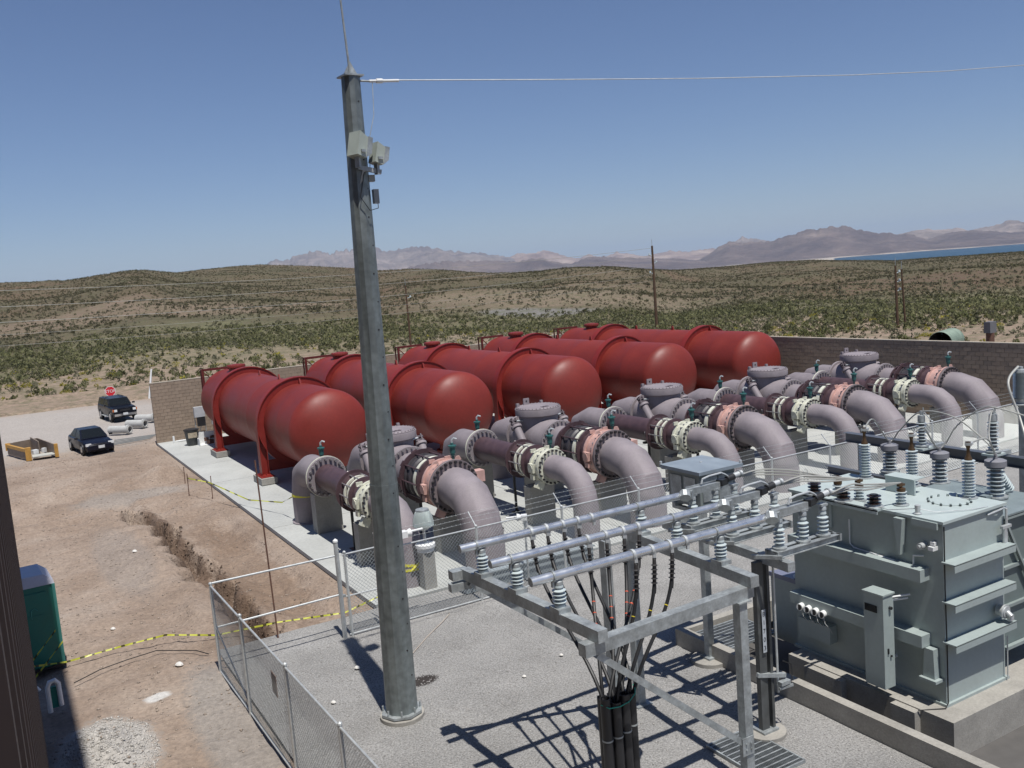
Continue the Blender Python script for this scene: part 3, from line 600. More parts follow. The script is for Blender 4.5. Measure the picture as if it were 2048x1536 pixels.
XT = [11.89+6.11*i for i in range(5)]; XS = [x-2.45 for x in XT]
tk = make_tank(); tk['group'] = 'red surge tanks in a row'
for i in range(5):
    o = tk if i == 0 else copy_tree(tk)
    o.location = (XT[i], 40.86, .045); o['label'] = tl[i]
# ================================================================== pipework
Z0 = .045
def elbow(y_v, zc, rad, bend, r, sgn, segs, top, z_low=Z0):
    """mitred pipe: rises at y_v, bends towards sgn*y, ends horizontally at 'top' """
    pts = [(0, y_v, z_low), (0, y_v, zc-bend)]
    a = [math.pi/2*(k+.5)/segs for k in range(segs)]
    L = bend*math.tan(math.pi/4/segs)
    P = []
    for k in range(segs):
        pass
    path = [Vector((0, y_v, z_low)), Vector((0, y_v, zc-bend+L*0))]
    for k in range(1, segs):
        t = math.pi/2*k/segs; path.append(Vector((0, y_v+sgn*bend*(1-math.cos(t)), zc-bend+bend*math.sin(t))))
    path += [Vector((0, y_v+sgn*bend, zc)), Vector((0, top, zc))]
    return path
def mitred(path, r, n=32):
    """tube whose rings lie on the mitre planes, with a small weld bead at each"""
    mb = MB(); N = len(path); vs = []; fs = []
    for i, p in enumerate(path):
        d0 = (path[i]-path[i-1]).normalized() if i else (path[1]-path[0]).normalized(); d1 = (path[i+1]-path[i]).normalized() if i < N-1 else d0
        m = (d0+d1).normalized(); x = Vector((1, 0, 0)); y = m.cross(x).normalized(); k_ = 1/max(.3, m.dot(d0))
        for k in range(n):
            a = 2*math.pi*k/n; vs.append(p+x*(r*math.cos(a))+y*(r*k_*math.sin(a)))
    for i in range(N-1):
        for k in range(n):
            k2 = (k+1) % n; fs.append((i*n+k, i*n+k2, (i+1)*n+k2, (i+1)*n+k))
    fs += [tuple(range(n)), tuple((N-1)*n+k for k in range(n))]
    return mb.add(vs, fs)
def flange(par, y, zc, r, w, m, bm, cnt, br, side, bln=.07, face=None, x=0):
    o = part('flange', MB().lathe((x, y-w/2, zc), (0, 1, 0), [(0, r-.01), (.01, r), (w-.01, r), (w, r-.01)], 36), m, par)
    b = MB().bolts((x, y-w/2-bln if side < 0 else y+w/2, zc), (0, 1, 0), r-br*1.7, cnt, br, bln, 6)
    part('bolt_ring', b, bm, o, 0, stuff=True); return o
def air_valve(par, x, y, z):
    a = part('air_valve', MB().lathe((x, y, z), (0, 0, 1), [(0, .035), (.16, .035), (.17, .07), (.22, .07), (.23, .085), (.42, .095), (.44, .13), (.48, .13), (.49, .05), (.56, .05)], 12), TEAL, par)
    part('vent_elbow', MB().tube([(x, y, z+.5), (x, y, z+.64), (x+.05, y-.03, z+.70), (x+.14, y-.05, z+.66)], .032, 8), GALVL, a)
def butterfly(par, y0, y1, zc, r, m, cnt, gear):
    """valve body between two flanges with bolts, lugs and a gearbox"""
    v = part('valve_body', MB().lathe((0, y0, zc), (0, 1, 0), [(0, r*.97), (.01, r), (.09, r), (.1, r*.93), (y1-y0-.12, r*.90), (y1-y0-.11, r*.97), (y1-y0-.02, r*.97), (y1-y0, r*.9)], 40), m, par)
    part('bolt_ring', MB().bolts((0, y0+.1, zc), (0, 1, 0), r*.935, cnt, .032, .1, 6), BOLT, v, 0, stuff=True)
    b = MB()
    for a in (-.5, .28): b.prism([(a-.11, y0+.02, zc+r*.93), (a+.11, y0+.02, zc+r*.93), (a+.05, y0+.02, zc+r*1.13-abs(a)*.15), (a-.05, y0+.02, zc+r*1.13-abs(a)*.15)], (0, .07, 0))
    for a in (-.4, .15): b.box((a, y1-.08, zc+r*.97-abs(a)*.1), (.2, .06, .12))
    b.box((-.45, y0+.1, zc-r*.98), (.26, .2, .26), ry=.5)
    part('lifting_lug', b, m, v, 0, split=True)
    g = part('gearbox', MB().box((r+.20, (y0+y1)/2-.02, zc+.10), (.36, .34, .36)).cyl((r-.05, (y0+y1)/2, zc+.05), (r+.1, (y0+y1)/2, zc+.05), .13, n=14), m, v) if gear else None
    part('trunnion_cover', MB().cyl((-r-.10, (y0+y1)/2, zc), (-r+.06, (y0+y1)/2, zc), .14, n=10).box((-r-.02, (y0+y1)/2, zc), (.12, .28, .3)).box((-r-.0, (y0+y1)/2, zc-.3), (.10, .2, .18)), m, v)
    return v
def make_large():
    t = thing('pump_discharge_pipe', '', 'pipe'); zc, r = 2.12, .605; o = 0
    part('near_elbow', mitred(elbow(23.4, zc, 0, 1.35, r, 1, 3, 25.12), r), PRIMER, t, 25)
    flange(t, 25.17, zc, .84, .10, mat('flange_primer', (.17, .14, .145), .55, var=.2), BOLTD, 28, .042, -1, .09)
    part('weld_band', MB().lathe((0, 23.4, 1.02), (0, 0, 1), [(0, r+.004), (.03, r+.01), (.06, r+.004)], 32, False), PRIMER, t)
    butterfly(t, 25.24, 25.86, zc, .83, PINK, 26, True)
    air_valve(t, .12, 25.3, zc+.78)
    part('reducer_sleeve', MB().lathe((0, 25.84, zc), (0, 1, 0), [(0, .76), (.12, .76), (.14, .70), (.36, .69), (.38, .80), (.46, .80), (.47, .69)], 36), MAROON, t)
    c = part('flexible_coupling', MB().lathe((0, 26.28, zc), (0, 1, 0), [(0, .70), (.1, .72), (.5, .72), (.56, .78), (.64, .78), (.66, .72), (.95, .70), (.97, .76), (1.03, .76), (1.05, .66)], 36), DARKR, t)
    part('pale_ring', MB().ring((0, 26.42, zc), (0, 1, 0), .69, .765, .16, 36), RINGW, c)
    b = MB()
    for k in range(10):
        a = 2*math.pi*(k+.5)/10; p = (math.sin(a)*.80, zc+math.cos(a)*.80); b.cyl((p[0], 26.2, p[1]), (p[0], 27.5, p[1]), .024, n=6)
        for s in (-.05, .05):
            q = (math.sin(a+s)*.66, zc+math.cos(a+s)*.66); q2 = (math.sin(a+s)*.86, zc+math.cos(a+s)*.86); b.bar((q[0], 27.72, q[1]), (q2[0], 27.42, q2[1]), .03, .06)
        q = (math.sin(a)*.83, zc+math.cos(a)*.83); b.box((q[0], 27.40, q[1]), (.2, .05, .2), ry=a)
    part('harness_rods', b, MAROON, t, 0)
    part('thrust_ring', MB().ring((0, 27.36, zc), (0, 1, 0), .66, .90, .05, 36).ring((0, 27.70, zc), (0, 1, 0), .60, .74, .05, 36), MAROON, t)
    part('spool_pipe', MB().lathe((0, 27.3, zc), (0, 1, 0), [(0, .63), (1.2, .63)], 36), PRIMER, t)
    flange(t, 28.5, zc, .84, .10, PRIMER, BOLT, 28, .038, -1, .07)
    cv = part('check_valve', MB().lathe((0, 28.54, zc), (0, 1, 0), [(0, .70), (.3, .72), (.7, .82), (1.6, .84), (2.3, .74), (2.6, .70)], 40), PRIMER, t, 40)
    part('bonnet', MB().lathe((0, 29.95, zc), (0, 0, 1), [(0, .74), (.92, .76), (.93, .80), (.96, .88), (1.18, .89), (1.19, .885)], 48), PRIMER, cv)
    lid = part('bonnet_lid', MB().lathe((0, 29.95, zc+1.19), (0, 0, 1), [(0, .86), (.04, .86), (.05, .80), (.07, .78), (.075, .02)], 48).bolts((0, 29.95, zc+1.22), (0, 0, 1), .82, 36, .022, .05, 6), PRIMER, t, 30)
    lug = MB().box((-.12, 30.60, zc+1.38), (.26, .05, .26)).box((-.62, 30.42, zc+1.30), (.12, .1, .16)).box((.52, 30.52, zc+1.30), (.1, .1, .12)); part('lifting_lug', lug, PRIMER, lid, 0, split=True)
    part('lug_hole', MB().cyl((-.12, 30.565, zc+1.40), (-.12, 30.575, zc+1.40), .035, n=10), BOLTD, lid)
    textmesh('cast_letters', 'JCS', .24, mat('letter_primer', (.11, .09, .10), .6), (.02, 29.45, zc+1.268), (0, 0, R(8)), lid, .012)
    flange(t, 31.18, zc, .82, .10, PRIMER, BOLT, 28, .038, 1, .07)
    # dashpot cylinders leaning on both sides of the check valve
    for s in (-1, 1):
        x = s*1.06; a, b_ = Vector((x, 29.0, 1.62)), Vector((x, 30.05, 2.95)); d = (b_-a)
        dp = part('dashpot', MB().cyl(a, a+d*.80, .155, n=20).lathe(a+d*.78, d, [(0, .155), (.01, .215), (.10, .215), (.11, .17), (.14, .13)], 20), PRIMER, t)
        k = MB(); c = a+d*.92
        for q in (-.09, .09): k.box((c.x+q, c.y+.02, c.z+.03), (.05, .16, .34), rx=-.6)
        k.cyl((c.x-.17, c.y+.06, c.z+.10), (c.x+.17, c.y+.06, c.z+.10), .05, n=8).cyl((c.x-.16, c.y-.03, c.z-.02), (c.x+.16, c.y-.03, c.z-.02), .06, n=8)
        part('lever_arm', k, mat('lever_steel', (.12, .10, .11), .5, .3, var=.3), dp)
        part('pivot_shaft', MB().cyl((x*.94, 29.92, 2.93), (x*.94-s*.34, 29.90, 2.90), .035, n=8), GALVL, dp)
        part('bracket', MB().bar((x, 29.3, 1.9), (s*.70, 29.5, 2.0), .12, .2), PRIMER, dp, 0)
    part('far_elbow', mitred(elbow(33.4, zc, 0, 1.25, .60, -1, 3, 31.22), .60), PRIMER, t, 25)
    return t
def make_small(wrap=False):
    t = thing('bypass_pipe', '', 'pipe'); zc, r = 2.10, .405
    part('near_elbow', mitred(elbow(23.4, zc, 0, 1.0, r, 1, 4, 25.15), r), PRIMER, t, 25)
    flange(t, 25.22, zc, .60, .09, CREAM, BOLTD, 22, .034, -1, .075)
    butterfly(t, 25.28, 25.80, zc, .585, CREAM, 20, False)
    air_valve(t, .05, 25.34, zc+.55)
    part('reducer_sleeve', MB().lathe((0, 25.79, zc), (0, 1, 0), [(0, .52), (.1, .52), (.12, .50), (.42, .49), (.44, .60), (.50, .60), (.51, .48)], 32), MAROON, t)
    c = part('flexible_coupling', MB().lathe((0, 26.28, zc), (0, 1, 0), [(0, .50), (.85, .50), (.87, .58), (.93, .58), (.95, .5)], 32), MAROON, t)
    part('pale_ring', MB().ring((0, 26.42, zc), (0, 1, 0), .49, .565, .08, 32), RINGW, c); part('pale_ring', MB().ring((0, 26.72, zc), (0, 1, 0), .49, .565, .08, 32), RINGW, c)
    b = MB()
    for k in range(10):
        a = 2*math.pi*(k+.5)/10; p = (math.sin(a)*.56, zc+math.cos(a)*.56); b.cyl((p[0], 26.35, p[1]), (p[0], 27.2, p[1]), .02, n=6)
        if k % 2: q = (math.sin(a)*.46, zc+math.cos(a)*.46); q2 = (math.sin(a)*.66, zc+math.cos(a)*.66); b.bar((q[0], 27.5, q[1]), (q2[0], 27.22, q2[1]), .03, .08)
    part('harness_rods', b, BOLT, t, 0)
    part('thrust_ring', MB().ring((0, 27.16, zc), (0, 1, 0), .44, .68, .05, 32), MAROON, t)
    part('spool_pipe', MB().lathe((0, 27.1, zc), (0, 1, 0), [(0, .44), (2.95, .44)], 32), MAROON, t)
    flange(t, 30.08, zc, .70, .10, PRIMER, BOLT, 22, .045, -1, .08)
    part('pale_ring', MB().ring((0, 30.10, zc), (0, 1, 0), .55, .72, .045, 36), RINGW, t)
    air_valve(t, .0, 30.4, zc+.50)
    part('far_elbow', mitred(elbow(32.6, zc, 0, .95, .55, -1, 2, 30.14), .55), PRIMER, t, 25)
    part('floor_collar', MB().lathe((0, 32.6, Z0), (0, 0, 1), [(0, .63), (.04, .63), (.05, .56)], 28), PRIMER, t)
    return t
ORD = ['first', 'second', 'third', 'fourth', 'fifth']
L = make_large(); L['group'] = 'large pump discharge pipes'
LL = ['large grey pipe with pink valve nearest the steel pole, before the leftmost tank', 'large grey pipe with pink valve, second from the left in the pipe row', 'large grey pipe with pink valve, third and middle one of the pipe row', 'large grey pipe with pink valve, fourth from the left in the pipe row', 'large grey pipe with pink valve, farthest right beside the dark wall']
for i in range(5): o = L if i == 0 else copy_tree(L); o.location = (XT[i], 0, 0); o['label'] = LL[i]
S = make_small(); S['group'] = 'smaller bypass pipes'
SL = ['smaller grey pipe with cream valve, leftmost, wrapped with caution tape behind the steel pole', 'smaller grey pipe with cream valve between the first and second large pipes', 'smaller grey pipe with cream valve between the second and third large pipes', 'smaller grey pipe with cream valve between the third and fourth large pipes', 'smaller grey pipe with cream valve between the fourth and fifth large pipes']
for i in range(5): o = S if i == 0 else copy_tree(S); o.location = (XS[i], 0, 0); o['label'] = SL[i]
# ---- pedestals and stands
def pedestal(x, y, w, d, h, lab):
    m = MB().box((0, 0, h/2), (w, d, h)).box((0, 0, h+.02), (w*.8, d*.7, .05)); o = part('pipe_pedestal', m, CONCP, None, 0); o.location = (x, y, Z0); tag(o, lab, 'pedestal', 'concrete pedestals under the pipes'); return o
for i in range(5):
    wh = ['leftmost', 'second', 'third', 'fourth', 'rightmost'][i]
    pedestal(XS[i]+.08, 30.72, .92, .5, 1.40, 'tall concrete pedestal under the far flange of the %s smaller pipe' % wh)
    pedestal(XS[i]-.02, 26.15, .95, .42, 1.30, 'concrete pedestal under the cream valve of the %s smaller pipe' % wh)
    pedestal(XT[i], 25.55, 1.1, .5, 1.12, 'concrete pedestal under the pink valve of the %s large pipe' % wh)
    pedestal(XT[i], 29.9, 1.3, .8, 1.15, 'broad concrete pedestal under the check valve of the %s large pipe' % wh)
    st = thing('pipe_stand', 'thin black adjustable stand under the %s smaller pipe' % wh, 'pipe stand', (XS[i]+.02, 27.9, Z0), 0, 'black pipe stands')
    part('stand_post', MB().cyl((0, 0, 0), (0, 0, 1.5), .05, n=8), DARKM, st); part('saddle', MB().box((0, 0, 1.57), (.5, .14, .08)), DARKM, st); part('base_plate', MB().box((0, 0, .01), (.3, .3, .02)), DARKM, st)
    st = thing('pipe_stand', 'thin black adjustable stand under the %s large pipe' % wh, 'pipe stand', (XT[i], 27.9, Z0), 0, 'black pipe stands')
    part('stand_post', MB().cyl((0, 0, 0), (0, 0, 1.4), .06, n=8), DARKM, st); part('saddle', MB().box((0, 0, 1.43), (.6, .14, .08)), DARKM, st); part('base_plate', MB().box((0, 0, .01), (.3, .3, .02)), DARKM, st)
# caution tape wrapped on the leftmost small pipe
tp = thing('tape_wrap', 'yellow caution tape wrapped round the foot of the leftmost smaller pipe', 'caution tape', (XS[0], 23.4, Z0))
part('tape_band', MB().ring((0, 0, .45), (.03, .05, 1), .41, .418, .07, 28).ring((0, 0, .62), (.1, -.06, 1), .41, .42, .07, 28), YEL, tp); part('tape_tail', MB().tube([(.3, -.3, .55), (.5, -.45, .2), (.45, -.8, .02)], .03, 4), YEL, tp); part('tape_ball', MB().tube([(-.1, -.43, .5), (.1, -.5, .7), (.3, -.38, .55), (.2, -.5, .4)], .04, 4), YEL, tp)
o = part('tape_band', MB().ring((0, 0, 1.0), (0, 0, 1), .555, .562, .08, 28), YEL, None); o.location = (XS[0], 32.6, Z0); tag(o, 'yellow caution tape band round the far upright of the leftmost smaller pipe', 'caution tape')
# ================================================================== steel pole
def pole():
    b = Vector((6.14, 16.29, 0)); tip = Vector((.17, -.06, 12.28))
    t = thing('steel_pole', 'tall tapered galvanised steel pole standing on the gravel in the foreground', 'pole', b)
    P = [Vector((0, 0, .14)), tip*.38+Vector((0, 0, .05)), tip*.3801+Vector((0, 0, .052)), tip]
    part('lower_shaft', MB().tube([P[0], P[1]], 0, 12, rs=[.318, .272]), POLEM, t, 0); part('upper_shaft', MB().tube([P[1]-Vector((0, 0, .03)), P[3]], 0, 12, rs=[.262, .172]), POLEM, t, 0)
    part('base_plate', MB().lathe((0, 0, .10), (0, 0, 1), [(0, .42), (.05, .42)], 8), GALV, t, 0)
    part('anchor_bolts', MB().bolts((0, 0, .1), (0, 0, 1), .365, 8, .02, .16), GALV, t)
    part('concrete_pier', MB().lathe((0, 0, -.2), (0, 0, 1), [(0, .44), (.27, .44), (.28, .43)], 32), CONCW, t)
    for k in range(22):
        z = .9+k*.52; c = Vector((tip.x*z/12.2, tip.y*z/12.2, z)); r = .315-(.315-.158)*z/12.2; d = Vector((.33, -.94, 0)) if k % 2 else Vector((.52, -.85, 0))
        part('step_hole', MB().cyl(c+d*(r-.03), c+d*(r+.012), .017, n=8), BOLTD, t)
    part('cap_plate', MB().box((tip.x, tip.y, 12.29), (.37, .37, .03), rz=.1), GALV, t); part('cap_gusset', MB().prism([(tip.x-.14, tip.y, 12.30), (tip.x+.16, tip.y, 12.30), (tip.x+.02, tip.y, 12.56)], (0, .02, 0)), GALV, t)
    part('lightning_rod', MB().cyl((tip.x-.0, tip.y, 12.3), (tip.x-.10, tip.y, 15.2), .022, .014, 8), GALV, t)
    part('eye_bolt', MB().cyl((tip.x+.1, tip.y, 12.22), (tip.x+.42, tip.y, 12.22), .02, n=8), GALV, t)
    part('ground_wire', MB().tube([(tip.x+.42, tip.y, 12.2), (tip.x+.35, tip.y-.1, 11.6), (tip.x+.22, tip.y-.12, 11.2), (tip.x+.14, tip.y-.18, 10.6)], .007, 5), GALV, t)
    part('fixture_cable', MB().tube([(.18, -.28, 10.55), (.05, -.3, 10.1), (.2, -.33, 9.85), (.42, -.2, 9.9), (.46, -.1, 10.1)], .008, 5), BLACK, t)
    part('junction_box', MB().box((.42, -.12, 10.12), (.10, .10, .26)).box((.36, -.12, 10.45), (.12, .1, .12)), mat('box_grey', (.3, .32, .32), .5), t, 0, split=True)
    part('crossarm', MB().bar((.08, -.24, 10.64), (.50, -.30, 10.54), .07, .08).bar((.1, -.2, 10.3), (.18, -.26, 10.6), .05), GALV, t)
    # flood lights
    for (p, rz, lab, s) in (((.06, -.36, 10.84), .35, 'larger floodlight facing right on the steel pole arm', 1.0), ((.44, -.30, 10.72), .15, 'smaller floodlight at the outer end of the pole arm', .85)):
        q = thing('floodlight', lab, 'floodlight', b+Vector(p), rz, 'floodlights on the steel pole')
        part('lamp_housing', MB().prism([(-.13*s, -.14*s, 0), (.06*s, -.14*s, -.06), (.16*s, -.14*s, .30*s), (-.02*s, -.14*s, .42*s)], (0, .30*s, 0)), mat('lamp_housing_paint', (.36, .40, .36), .45), q, 0)
        part('lamp_hood', MB().prism([(.06*s, -.15*s, -.06), (.20*s, -.15*s, .02), (.26*s, -.15*s, .30*s), (.16*s, -.15*s, .32*s)], (0, .32*s, 0)), GALV, q, 0)
        part('lamp_glass', MB().prism([(.205*s, -.12*s, .04), (.211*s, -.12*s, .04), (.262*s, -.12*s, .27*s), (.256*s, -.12*s, .27*s)], (0, .26*s, 0)), GLASSD, q, 0)
        part('bracket', MB().bar((-.02, 0, -.22), (-.02, 0, .05), .05, .12).box((0, 0, .06), (.1, .34*s, .05)), GALV, q, 0)
    w = MB().tube([b+tip+Vector((.72, 0, -.03)), b+Vector((4.55, 0, 12.40)), b+Vector((8.62, 0, 12.57)), b+Vector((13.64, 0, 12.83)), b+Vector((17.5, 0, 13.08)), b+Vector((21.2, 0, 13.40)), b+Vector((27, 0, 14.0))], .011, 5)
    tag(part('overhead_wire', w, GALVL, None), 'thin overhead shield wire running right from the top of the steel pole', 'wire')
    tag(part('wire_clamp', MB().cyl(b+tip+Vector((.36, 0, -.06)), b+tip+Vector((.95, 0, -.03)), .028, n=8).cyl(b+tip+Vector((.50, 0, -.052)), b+tip+Vector((.62, 0, -.046)), .045, n=8), WHITE, None), 'pale wire clamp at the pole end of the shield wire', 'clamp')
pole()
# ================================================================== fences
FW = mat('chain_link_wire', (.40, .43, .43), .45, .6, var=.1)
def link_mesh(p0, d, L, z0, z1, sp=.085, r=.0042):
    """straight diagonal wires both ways, clipped to the rectangle"""
    mb = MB(); H = z1-z0; p0 = Vector(p0); d = Vector(d).normalized()
    nrm = Vector((-d.y, d.x, 0))
    def wire(a, b_):
        q = [p0+d*a[0]+Vector((0, 0, z0+a[1])), p0+d*b_[0]+Vector((0, 0, z0+b_[1]))]
        mb.tube(q, r, 3, False)
    k = -H
    while k < L:
        a0 = max(k, 0); a1 = min(k+H, L)
        if a1-a0 > .02: wire((a0, a0-k), (a1, a1-k)); wire((a0, H-(a0-k)), (a1, H-(a1-k)))
        k += sp
    return mb
def fence(label, p0, p1, posts, H, arms=None, rails=(1,), mesh=True, post_r=.035, sp=.085, wr=.0042, cat='fence'):
    p0, p1 = Vector(p0), Vector(p1); d = (p1-p0).normalized(); L_ = (p1-p0).length
    t = thing('chain_link_fence', label, cat, p0)
    for s in posts:
        q = d*s; o = part('post', MB().cyl(q+Vector((0, 0, -.1)), q+Vector((0, 0, H+.02)), post_r, n=10).lathe(q+Vector((0, 0, H+.01)), (0, 0, 1), [(0, post_r*1.2), (.03, post_r*1.1), (.05, .01)], 10), GALVL, t)
        if arms: part('barb_arm', MB().bar(q+Vector((0, 0, H)), q+Vector(arms), .03, .02), GALVL, o, 0)
    for z in rails: part('rail', MB().cyl(Vector((0, 0, H*z-.03)), d*L_+Vector((0, 0, H*z-.03)), .021, n=8), GALVL, t)
    if mesh: part('wire_mesh', link_mesh((0, 0, 0), d, L_, .04, H-.04, sp, wr), FW, t, 0, stuff=True)
    if arms:
        for k in (.35, .65, .95):
            w = MB(); a = Vector(arms)-Vector((0, 0, H)); z = Vector((0, 0, H))+a*k; pts = [d*s+z+Vector((0, 0, -.02 if i % 2 else 0)) for i, s in enumerate(np.linspace(0, L_, 25))]
            w.tube(pts, .0035, 3, False)
            for s in np.arange(.1, L_, .13): w.bar(d*s+z+Vector((0, .015, .015)), d*s+z-Vector((0, .015, .015)), .004)
            part('barbed_wire', w, FW, t, 0, stuff=True)
    return t
fy = 20.95
fence('long chain link fence with barbed wire crossing in front of the big grey pipes', (7.75, fy, 0), (38.9, fy, 0), [2.68*k for k in range(12)], 2.0, (-.05, .30, 2.36), (1, .03), sp=.10, wr=.0045)
fence('narrow chain link fence panel behind the steel pole beside the gate post', (6.75, fy, 0), (7.68, fy, 0), [.06, .88], 2.1, None, (1, .04, .5), sp=.10, wr=.0045)
g = thing('gate_post', 'stout round gate post where the open fence bay meets the fence', 'post', (6.62, fy, 0)); part('post', MB().cyl((0, 0, -.1), (0, 0, 2.42), .055, n=14), GALVL, g); part('post_cap', MB().lathe((0, 0, 2.42), (0, 0, 1), [(0, .065), (.04, .06), (.08, .01)], 12), WHITE, g); part('latch', MB().box((.06, 0, 1.05), (.1, .08, .06)), GALV, g)
rl = thing('fence_rails', 'two bright horizontal rails bridging the bay between corner post and gate post', 'rails', (3.63, fy, 0))
for z0, z1 in ((2.10, 2.08), (1.06, 1.10)): part('rail', MB().cyl((0.02, 0, z0), (2.95, 0, z1), .024, n=10), GALVL, rl)
fence('chain link fence running from the corner towards the camera along the gravel', (3.63, fy-.02, 0), (3.95, 2.0, 0), [0, 2.55, 5.6, 8.3, 11, 13.6], 2.08, None, (1, .03), sp=.075, wr=.0030)
tag(part('fence_brace', MB().cyl((3.64, 20.9, 1.1), (3.70, 18.5, .15), .018, n=8), GALVL, None), 'slanted brace rod in the corner bay of the side fence', 'brace')
o = part('fence_sign', MB().box((0, 0, 0), (.012, .36, .42)), mat('faded_sign', (.30, .21, .17), .6, var=.25, vs=6), None); o.location = (3.79, 16.55, 1.28); o.rotation_euler = (0, 0, R(-1)); tag(o, 'faded brown sign plate hanging on the side chain link fence', 'sign')
# ================================================================== bus structure
def insulator(par, p, h, r, sheds, name='insulator', pm=None, core=None, cap=.05):
    z = Vector(p); pr = [(0, r*.8), (h*.12, r*.8), (h*.13, r*.5)]; n = sheds; a, b_ = h*.16, h*.80; st = (b_-a)/n
    for k in range(n):
        q = a+k*st; pr += [(q, r*.55), (q+st*.25, r), (q+st*.42, r), (q+st*.75, r*.55)]
    pr += [(h*.82, r*.55), (h*.84, r*.7), (h, r*.6)]
    return part(name, MB().lathe(z, (0, 0, 1), pr, 20), pm or PORC, par, 25)
def beam_i(mb, p0, p1, w, h, tk=.012):
    """I beam between two points (horizontal)"""
    p0, p1 = Vector(p0), Vector(p1); d = (p1-p0).normalized(); s = Vector((-d.y, d.x, 0)); u = Vector((0, 0, 1))
    for (a, b_, c, e) in ((-w/2, w/2, h/2-tk, h/2), (-w/2, w/2, -h/2, -h/2+tk), (-tk/2, tk/2, -h/2+tk, h/2-tk)):
        vs = [p+s*x+u*z for p in (p0, p1) for x, z in ((a, c), (b_, c), (b_, e), (a, e))]
        mb.add(vs, [(3, 2, 1, 0), (4, 5, 6, 7), (0, 1, 5, 4), (1, 2, 6, 5), (2, 3, 7, 6), (3, 0, 4, 7)])
    return mb
ZB = 3.5; BY = [13.33, 12.27, 11.12]; BXL = [6.30, 6.30, 6.34]; ZBUS = 4.05
fr = thing('bus_support_frame', 'galvanised steel frame carrying the three aluminium bus tubes', 'steel frame', (6.75, 10.1, 0))
ox, oy = 6.75, 10.1
def F(x, y, z): return (x-ox, y-oy, z)
part('left_beam', MB().bar(F(6.86, 10.12, ZB-.09), F(6.66, 13.95, ZB-.09), .17, .18), GALV, fr, 0)
part('right_beam', MB().bar(F(9.92, 10.3, ZB-.09), F(10.10, 13.9, ZB-.09), .17, .18), GALV, fr, 0)
part('front_beam', MB().bar(F(6.60, 10.28, ZB-.28), F(9.98, 10.48, ZB-.28), .17, .19), GALV, fr, 0)
part('beam_stub', MB().bar(F(6.40, 14.0, ZB-.10), F(6.72, 13.98, ZB-.10), .2, .16).bar(F(6.35, 13.96, ZB-.3), F(6.72, 13.94, ZB-.3), .14, .14), GALV, fr, 0)
part('front_column', MB().bar(F(9.72, 10.45, 0.02), F(9.72, 10.45, ZB-.37), .16, .16), GALV, fr, 0)
part('rear_column', MB().bar(F(10.08, 13.75, 0.02), F(10.08, 13.75, ZB-.18), .17, .17), GALV, fr, 0)
part('column_cap', MB().box(F(9.72, 10.45, ZB-.385), (.26, .26, .02)), GALV, fr, 0)
part('brace', MB().bar(F(6.86, 10.32, ZB-.42), F(9.66, 10.42, .74), .10, .10), GALV, fr, 0)
part('brace', MB().bar(F(6.68, 13.85, ZB-.25), F(9.98, 13.75, .7), .09, .10), GALV, fr, 0)
part('gusset_plate', MB().box(F(9.66, 10.35, .74), (.24, .015, .30)).bolts(F(9.66, 10.34, .74), (0, -1, 0), .07, 4, .014, .02), GALV, fr, 0)
for yy in BY:
    for xx in (6.70, 10.07): part('insulator_pad', MB().box(F(xx+(13.33-yy)*(.05 if xx < 8 else -.04), yy, ZB+.035), (.22, .26, .07)), GALV, fr, 0)
for x in (9.72, 10.08): part('base_plate', MB().box(F(x, 10.45 if x < 10 else 13.75, .02), (.36, .36, .03)), GALV, fr, 0)
bl = ['farthest of the three aluminium bus tubes, nearest the fence', 'middle one of the three aluminium bus tubes', 'nearest of the three aluminium bus tubes, closest to the front beam']
nm = ['far', 'middle', 'near']
for i, yy in enumerate(BY):
    t = thing('bus_tube', bl[i], 'bus bar', (BXL[i], yy, ZBUS), 0, 'aluminium bus tubes'); xe = [11.0, 11.12, 11.02][i]-BXL[i]
    part('tube', MB().ring((0, 0, 0), (1, 0, 0), .062, .070, xe, 24), ALU, t); part('end_cap', MB().cyl((-.004, 0, 0), (.006, 0, 0), .066, n=20), GALV, t)
    for k, cx in enumerate([1.35, 1.66, 2.0, 2.32, 2.62][0 if i == 0 else 1:] if i == 0 else [1.78+.02*i, 2.14+.02*i, 2.5+.02*i, 2.82+.02*i]):
        part('cable_clamp', MB().ring((cx, 0, 0), (1, 0, 0), .069, .088, .045, 20).box((cx+.07, -.03, -.06), (.05, .03, .16)), GALVL, t)
    for j, xx in enumerate((6.70, 10.07)):
        ii = thing('post_insulator', '%s porcelain insulator under the %s bus tube' % (('left', 'right')[j], nm[i]), 'insulator', (xx+(13.33-yy)*(.05 if j == 0 else -.04), yy, ZB+.07), 0, 'porcelain insulators carrying the bus tubes')
        insulator(ii, (0, 0, 0), .36, .105, 4); part('top_fitting', MB().lathe((0, 0, .34), (0, 0, 1), [(0, .07), (.05, .065), (.07, .03), (.08, .03)], 14).box((0, 0, .41), (.16, .05, .03)), GALV, ii)
        part('bus_clamp', MB().ring((-.11, 0, ZBUS-ZB-.07), (1, 0, 0), .071, .086, .03, 20).box((-.10, 0, .385), (.03, .05, .14)), GALV, ii)
